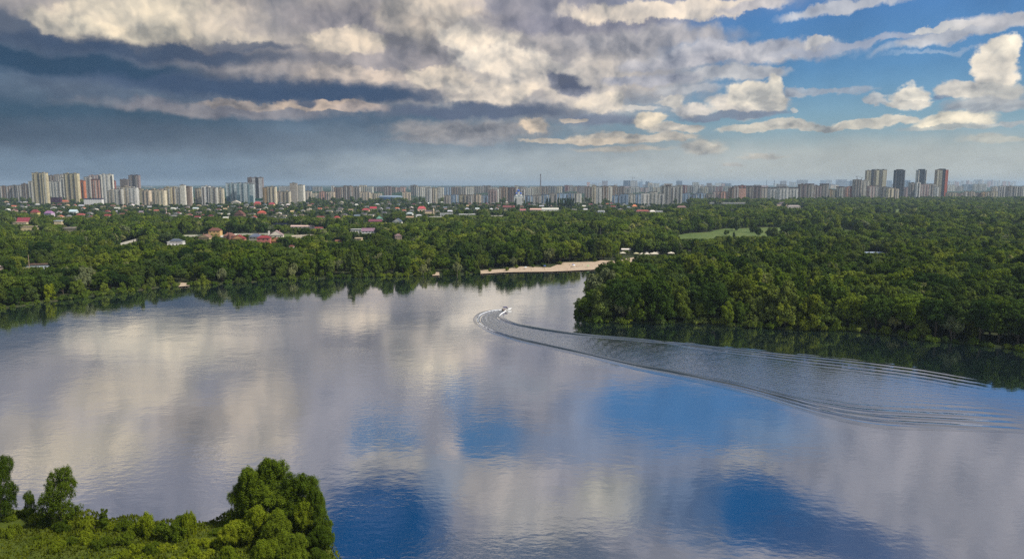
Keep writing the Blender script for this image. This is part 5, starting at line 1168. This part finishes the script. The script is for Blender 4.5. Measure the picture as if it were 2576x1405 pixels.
for i,r in enumerate(recs):
    if i in big:
        e=put_tree(r[2],(r[0],r[1],.65),r[3],r[4],(i*2.399)%6.283); nm=KW[(r[2][0],r[2][1])]
        isl=r[6]>2000 and r[1]<700 or r[6]>2140
        sd=shore_dist(np.array([r[0]]),np.array([r[1]]))[0]
        row='waterside ' if sd<9 else ('second-row ' if sd<22 else 'inner ' if sd<60 else 'inland ')
        tag(e,None,'bush' if r[2][0]=='bush' else 'tree','trees of the river forest'); (itm_i if isl else itm_b).append((e,r[6],row+nm))
        CU.setdefault(r[2],e)
assign(itm_i,TM_I); assign(itm_b,TM_B)
# the rest of the wood: one object of points carrying whole trees
def forest(name,sel,keys,label,cat):
    me=bpy.data.meshes.new(name); me.vertices.add(len(sel)); me.vertices.foreach_set('co',np.array([(r[0],r[1],.65) for r in sel],dtype=np.float32).ravel())
    a=me.attributes.new('kindi','INT','POINT'); a.data.foreach_set('value',np.array([keys.index(r[2]) for r in sel],dtype=np.int32))
    a=me.attributes.new('siz','FLOAT_VECTOR','POINT'); a.data.foreach_set('vector',np.array([(r[3],r[3],r[4]) for r in sel],dtype=np.float32).ravel())
    a=me.attributes.new('rot','FLOAT_VECTOR','POINT'); a.data.foreach_set('vector',np.array([(0,0,(i*2.399)%6.283) for i in range(len(sel))],dtype=np.float32).ravel())
    o=link(name,me); cols=bpy.data.collections.new(name+'_stock')
    for j,k in enumerate(keys):
        cm,tm,h,w=VAR[k]; b=bmesh.new(); b.from_mesh(cm); nf=len(b.faces); b.from_mesh(tm); 
        for f in list(b.faces)[nf:]: f.material_index=1
        m2=bpy.data.meshes.new('tree_stock'); b.to_mesh(m2); b.free(); m2.materials.append(cm.materials[0]); m2.materials.append(BARK)
        so=bpy.data.objects.new('stock_%02d'%j,m2); cols.objects.link(so)
    ng=bpy.data.node_groups.new(name,'GeometryNodeTree'); ng.interface.new_socket('Geometry',in_out='INPUT',socket_type='NodeSocketGeometry'); ng.interface.new_socket('Geometry',in_out='OUTPUT',socket_type='NodeSocketGeometry')
    N=ng.nodes; Lk=ng.links; gi=N.new('NodeGroupInput'); go=N.new('NodeGroupOutput'); m2p=N.new('GeometryNodeMeshToPoints'); ip=N.new('GeometryNodeInstanceOnPoints'); ci=N.new('GeometryNodeCollectionInfo')
    ci.inputs['Collection'].default_value=cols; ci.inputs['Separate Children'].default_value=True; ci.inputs['Reset Children'].default_value=True
    ip.inputs['Pick Instance'].default_value=True
    def att(nm,t):
        q=N.new('GeometryNodeInputNamedAttribute'); q.data_type=t; q.inputs['Name'].default_value=nm; return [s for s in q.outputs if s.enabled and s.name=='Attribute'][0]
    Lk.new(gi.outputs[0],m2p.inputs['Mesh']); Lk.new(m2p.outputs[0],ip.inputs['Points']); Lk.new(ci.outputs[0],ip.inputs['Instance']); Lk.new(att('kindi','INT'),ip.inputs['Instance Index']); Lk.new(att('siz','FLOAT_VECTOR'),ip.inputs['Scale'])
    e2r=N.new('FunctionNodeEulerToRotation'); Lk.new(att('rot','FLOAT_VECTOR'),e2r.inputs[0]); Lk.new(e2r.outputs[0],ip.inputs['Rotation']); Lk.new(ip.outputs[0],go.inputs[0])
    o.modifiers.new('trees','NODES').node_group=ng; tag(o,label,cat,kind='stuff'); return o
rest=[r for i,r in enumerate(recs) if i not in big]
keys=sorted(set(r[2] for r in rest))
forest('forest',rest,keys,'dense green forest and garden trees filling the flood plain beyond the nearest trees','forest')
# low growth along the waterline
rs=random.Random(31); SB=[]; items=[]
for a,b in zip(shore[:-1],shore[1:]):
    if a.y>900 or abs(a.x)>a.y*.8: continue
    px_,py_=proj((a.x,a.y,0))
    if not -60<px_<3520: continue
    if 1625<px_<2150 and py_<935 or 1462<px_<1486 : continue
    L=(b-a).length
    for _k in range(2):
        p=a.lerp(b,rs.random()); t=(b-a).normalized(); q=p-Vector((t.y,-t.x,0))*rs.uniform(-1.7,1.3); SB.append((q.x,q.y,('bush','n',rs.randint(0,2)),rs.uniform(.6,1.25),px_))
print('bushes',len(SB))
SB.sort(key=lambda s:s[1])
for s in SB[:290]:
    e=put_tree(s[2],(s[0],s[1],-.15),s[3],s[3]*rs.uniform(.8,1.2),rs.uniform(0,6),'bush'); tag(e,None,'bush','bushes along the waterline'); items.append((e,s[4],'shore bush'))
assign([t for t in items if t[1]>1940],TM_I); assign([t for t in items if t[1]<=1940],TM_B)
if len(SB)>290: forest('undergrowth',[[s[0],s[1],s[2],s[3],s[3],'',0,0] for s in SB[290:]],[('bush','n',0),('bush','n',1),('bush','n',2)],'low green scrub along the far waterline','undergrowth')
# the wooded horizon beyond the city
FM=groundmat('far_wood',[(.016,.040,.020),(.024,.052,.024),(.012,.034,.018)],.004)
xs=np.linspace(-1,1,240); ys=[4300*(1.13**j) for j in range(15)]; ys=[y for y in ys if y<26500]; V=[];rr_=np.random.default_rng(9)
for j,y in enumerate(ys):
    for i,x in enumerate(xs):
        hz_=(11+7*rr_.random()) if j>0 else .72
        V.append((x*min(26000,y*.95),y,hz_+ (6*gnoise(np.array([x*y]),np.array([y]),900,8)[0] if j>0 else 0)))
Fq=[(j*240+i,j*240+i+1,(j+1)*240+i+1,(j+1)*240+i) for j in range(len(ys)-1) for i in range(239)]
me=mesh_np('far_forest',V,Fq); 
if me.polygons[0].normal.z<0: me.flip_normals()
o=link('far_forest',me,FM); tag(o,'dark bluish forest belt on the horizon behind the city','forest',kind='stuff')
# ---------------------------------------------------------------- the near bank
for i in range(3): variant(('tall','F',i),'skirt' if i==2 else 'tall',19,12,56000,.22,'fgd',300+i,sub=26,zs=2.0,zb=.7,deep=.5)
for i in range(3): variant(('tall','L',i),'tall',15,10.5,46000,.21,'fgl',310+i,sub=26,zs=2.0,zb=.8,deep=.5)
variant(('broad','F',0),'skirt',14,12,30000,.23,'fgd',320,sub=22,zs=1.5,zb=.6,deep=.6); variant(('bush','F',0),'bush',5,7.5,26000,.18,'fgd',330,sub=22,zs=1.5,zb=.6,deep=.5); variant(('bush','F',1),'bush',4,7,24000,.17,'fgl',331,sub=22,zs=1.8,zb=.8,deep=.5); variant(('bush','F',2),'bush',3,6,18000,.16,'fgl',332,sub=22,zs=1.5,deep=.5); variant(('column','F',0),'column',5,2.2,3600,.2,'fgd',333,sub=5)
FGT=[(930,1640,157,190,('tall','F',2),'dark leafy tree in the middle of the near clump'),(1000,1700,154,130,('tall','F',0),'dark tree half hidden inside the near clump'),(1095,1740,149,80,('tall','F',2),'leafy tree on the water side of the near clump'), # column, top row, distance, width px, stock, label
 (925,1546,162,190,('tall','F',0),'tallest dark tree of the near clump, rear centre'),(850,1580,160,165,('tall','F',1),'dark rear tree at the upper left of the near clump'),(1008,1588,158,170,('tall','F',2),'dark rear tree at the upper right of the near clump'),(1068,1645,153,105,('tall','F',1),'slim dark tree on the right side of the near clump'),
 (810,1630,159,90,('tall','F',2),'ragged dark tree on the left side of the near clump'),(1085,1770,148,95,('tall','F',0),'tree at the lower right edge of the near clump over the water'),(1035,1690,152,110,('tall','L',0),'yellow-green tree right of centre in the near clump'),
 (855,1715,150,125,('tall','L',1),'light green tree at the front left of the near clump'),(940,1735,147,130,('tall','L',2),'light green tree at the front centre of the near clump'),(780,1765,149,110,('tall','L',0),'light green tree at the left foot of the near clump'),
 (1000,1812,140,130,('tall','L',1),'lowest light tree at the bottom right of the near clump'),(890,1818,139,125,('tall','L',2),'light tree cut by the bottom edge below the near clump'),(770,1850,138,90,('tall','L',0),'small light tree at the bottom left of the near clump'),(1075,1850,141,80,('broad','F',0),'dark low tree in the bottom right corner of the near clump'),
 (735,1785,155,70,('broad','F',0),'small dark tree left of the near clump at the water'),(690,1800,160,50,('bush','F',0),'dark round bush left of the near clump'),
 (4,1535,163,110,('tall','F',2),'tall dark tree cut by the left edge of the photo'),(198,1580,160,132,('broad','F',0),'airy round tree on the near bank, second from the left'),(98,1655,163,44,('tall','F',2),'small slim tree between the two left trees'),
 (350,1712,158,30,('column','F',0),'tiny pointed tree above the bank bushes'),(590,1722,155,135,('bush','F',0),'large dark shrub between the grass and the near clump'),(500,1716,156,90,('bush','F',1),'feathery light shrub left of the large dark shrub'),(640,1708,154,60,('bush','F',1),'feathery pale shrub at the right of the large dark shrub')]
for x,yt,D,wpx,k,lb in FGT:
    zb=2.0; c0=at(x,D,8); z=ztop(yt,D); k_=depth(D,8)/KF/FOC; s=wpx*k_/VAR[k][3]*1.12; sz=(z-zb)/VAR[k][2]/.97
    e=put_tree(k,(c0.x,D,zb-.3),s,sz,(x*1.7)%6.28,'bush' if k[0]=='bush' else 'tree'); tag(e,lb,'bush' if k[0]=='bush' else 'tree')
rs=random.Random(5); BB=[]
base=[(20,1735,60),(60,1722,70),(110,1745,60),(150,1752,55),(235,1745,60),(215,1770,60),(285,1752,55),(320,1765,60),(385,1760,50),(420,1768,55),(455,1775,45),(690,1828,60),(730,1830,60),(30,1790,70),(170,1815,60),(200,1842,60),(300,1810,60),(345,1828,65),(420,1812,70),(470,1838,60),(300,1785,50),(520,1850,60),(560,1842,65),(640,1856,70),(610,1880,70),(700,1870,70),(120,1800,35),(400,1868,70),(480,1880,60),(655,1822,50),(250,1815,50)]
for x,y,wpx in base:
    D=dist_at(y+22,2.0); c0=at(x,D,2); k_=depth(D,2)/KF/FOC; k=('bush','F',rs.choice([0,1,1,2,2])); s=wpx*k_/VAR[k][3]*1.15
    nm={0:'dark green bush',1:'yellow-green bush',2:'pale low bush'}[k[2]]
    e=put_tree(k,(c0.x,D,min(2.2,bank_z(c0.x,D))-.2),s,s*rs.uniform(.8,1.15),rs.uniform(0,6),'bush'); tag(e,None,'bush','bushes on the near bank')
    BB.append((e,x,nm+(' at the water side' if y<1790 else ' on the grass slope')))
assign(BB,[(60,'at the left edge'),(200,'below the airy round tree'),(350,'below the tiny pointed tree'),(500,'beside the large dark shrub'),(690,'beside the near clump')])
# meadow grass of the near bank
rg_=np.random.default_rng(12); n=30000; gx=rg_.uniform(-112,-12,n); gy=rg_.uniform(136,172,n)
ok=inside_np(gx,gy,BANK); gx,gy=gx[ok],gy[ok]; n=len(gx); dsh=np.array([min((x-p.x)**2+(y-p.y)**2 for p in fs[::4]) for x,y in zip(gx,gy)])**.5; gz=np.interp(dsh,rows,zs)-.1
a=rg_.uniform(0,6.28,n); hh=rg_.uniform(.2,.85,n)*(.6+.8*gnoise(gx,gy,6,5)); ww=rg_.uniform(.10,.28,n); lean=rg_.normal(0,.18,(n,2))
b0=np.stack([gx-np.cos(a)*ww,gy-np.sin(a)*ww,gz],1); b1=np.stack([gx+np.cos(a)*ww,gy+np.sin(a)*ww,gz],1); t1=np.stack([gx+np.cos(a)*ww*.5+lean[:,0],gy+np.sin(a)*ww*.5+lean[:,1],gz+hh],1); t0=np.stack([gx-np.cos(a)*ww*.5+lean[:,0],gy-np.sin(a)*ww*.5+lean[:,1],gz+hh*.85],1)
V=np.stack([b0,b1,t1,t0],1).reshape(-1,3); me=mesh_np('grass',V,np.arange(4*n).reshape(n,4)); LM['grass']=leafmat('grass_blades',[(.075,.105,.009),(.100,.125,.012)],vs=.12)
o=link('grass',me,LM['grass']); tag(o,'tall yellow-green grass of the near bank','grass',kind='stuff')
# ---------------------------------------------------------------- air, light, camera
mb=MB().box(-27800,27800,-400,28200,-2.5,152); hz,g=mat('haze_air')
vp=g.node('ShaderNodeVolumePrincipled',{'Color':(.60,.80,1.0,1),'Density':HAZE,'Anisotropy':.2}); g.l.new(vp.outputs[0],g.node('ShaderNodeOutputMaterial').inputs['Volume'])
o=mb.build('haze',hz); tag(o,'thin bluish summer haze over river and city','haze',kind='stuff')
sun=bpy.data.lights.new('sun','SUN'); sun.energy=SUNS; sun.angle=math.radians(3); sun.color=(1,.93,.82); so=bpy.data.objects.new('sun',sun); COL.objects.link(so)
sd_=Vector((math.sin(SUN_AZ)*math.cos(SUN_EL),math.cos(SUN_AZ)*math.cos(SUN_EL),math.sin(SUN_EL))); so.rotation_euler=sd_.to_track_quat('Z','Y').to_euler(); so.location=(60,-60,160)
cam=bpy.data.cameras.new('camera'); co=bpy.data.objects.new('camera',cam); COL.objects.link(co)
co.location=(0,0,H); co.rotation_euler=(math.radians(90)-PITCH,0,0)
cam.sensor_width=36; cam.lens=36*FOC/2576; cam.clip_start=1; cam.clip_end=100000; SC.camera=co
SC.view_settings.view_transform='Standard'; SC.view_settings.look='None'; SC.view_settings.exposure=0; SC.view_settings.gamma=1
c=SC.cycles; c.max_bounces=5; c.diffuse_bounces=2; c.glossy_bounces=2; c.transmission_bounces=2; c.volume_bounces=0; c.transparent_max_bounces=4
c.use_adaptive_sampling=True; c.adaptive_threshold=.012; c.use_denoising=False; c.sample_clamp_indirect=4
build_world()
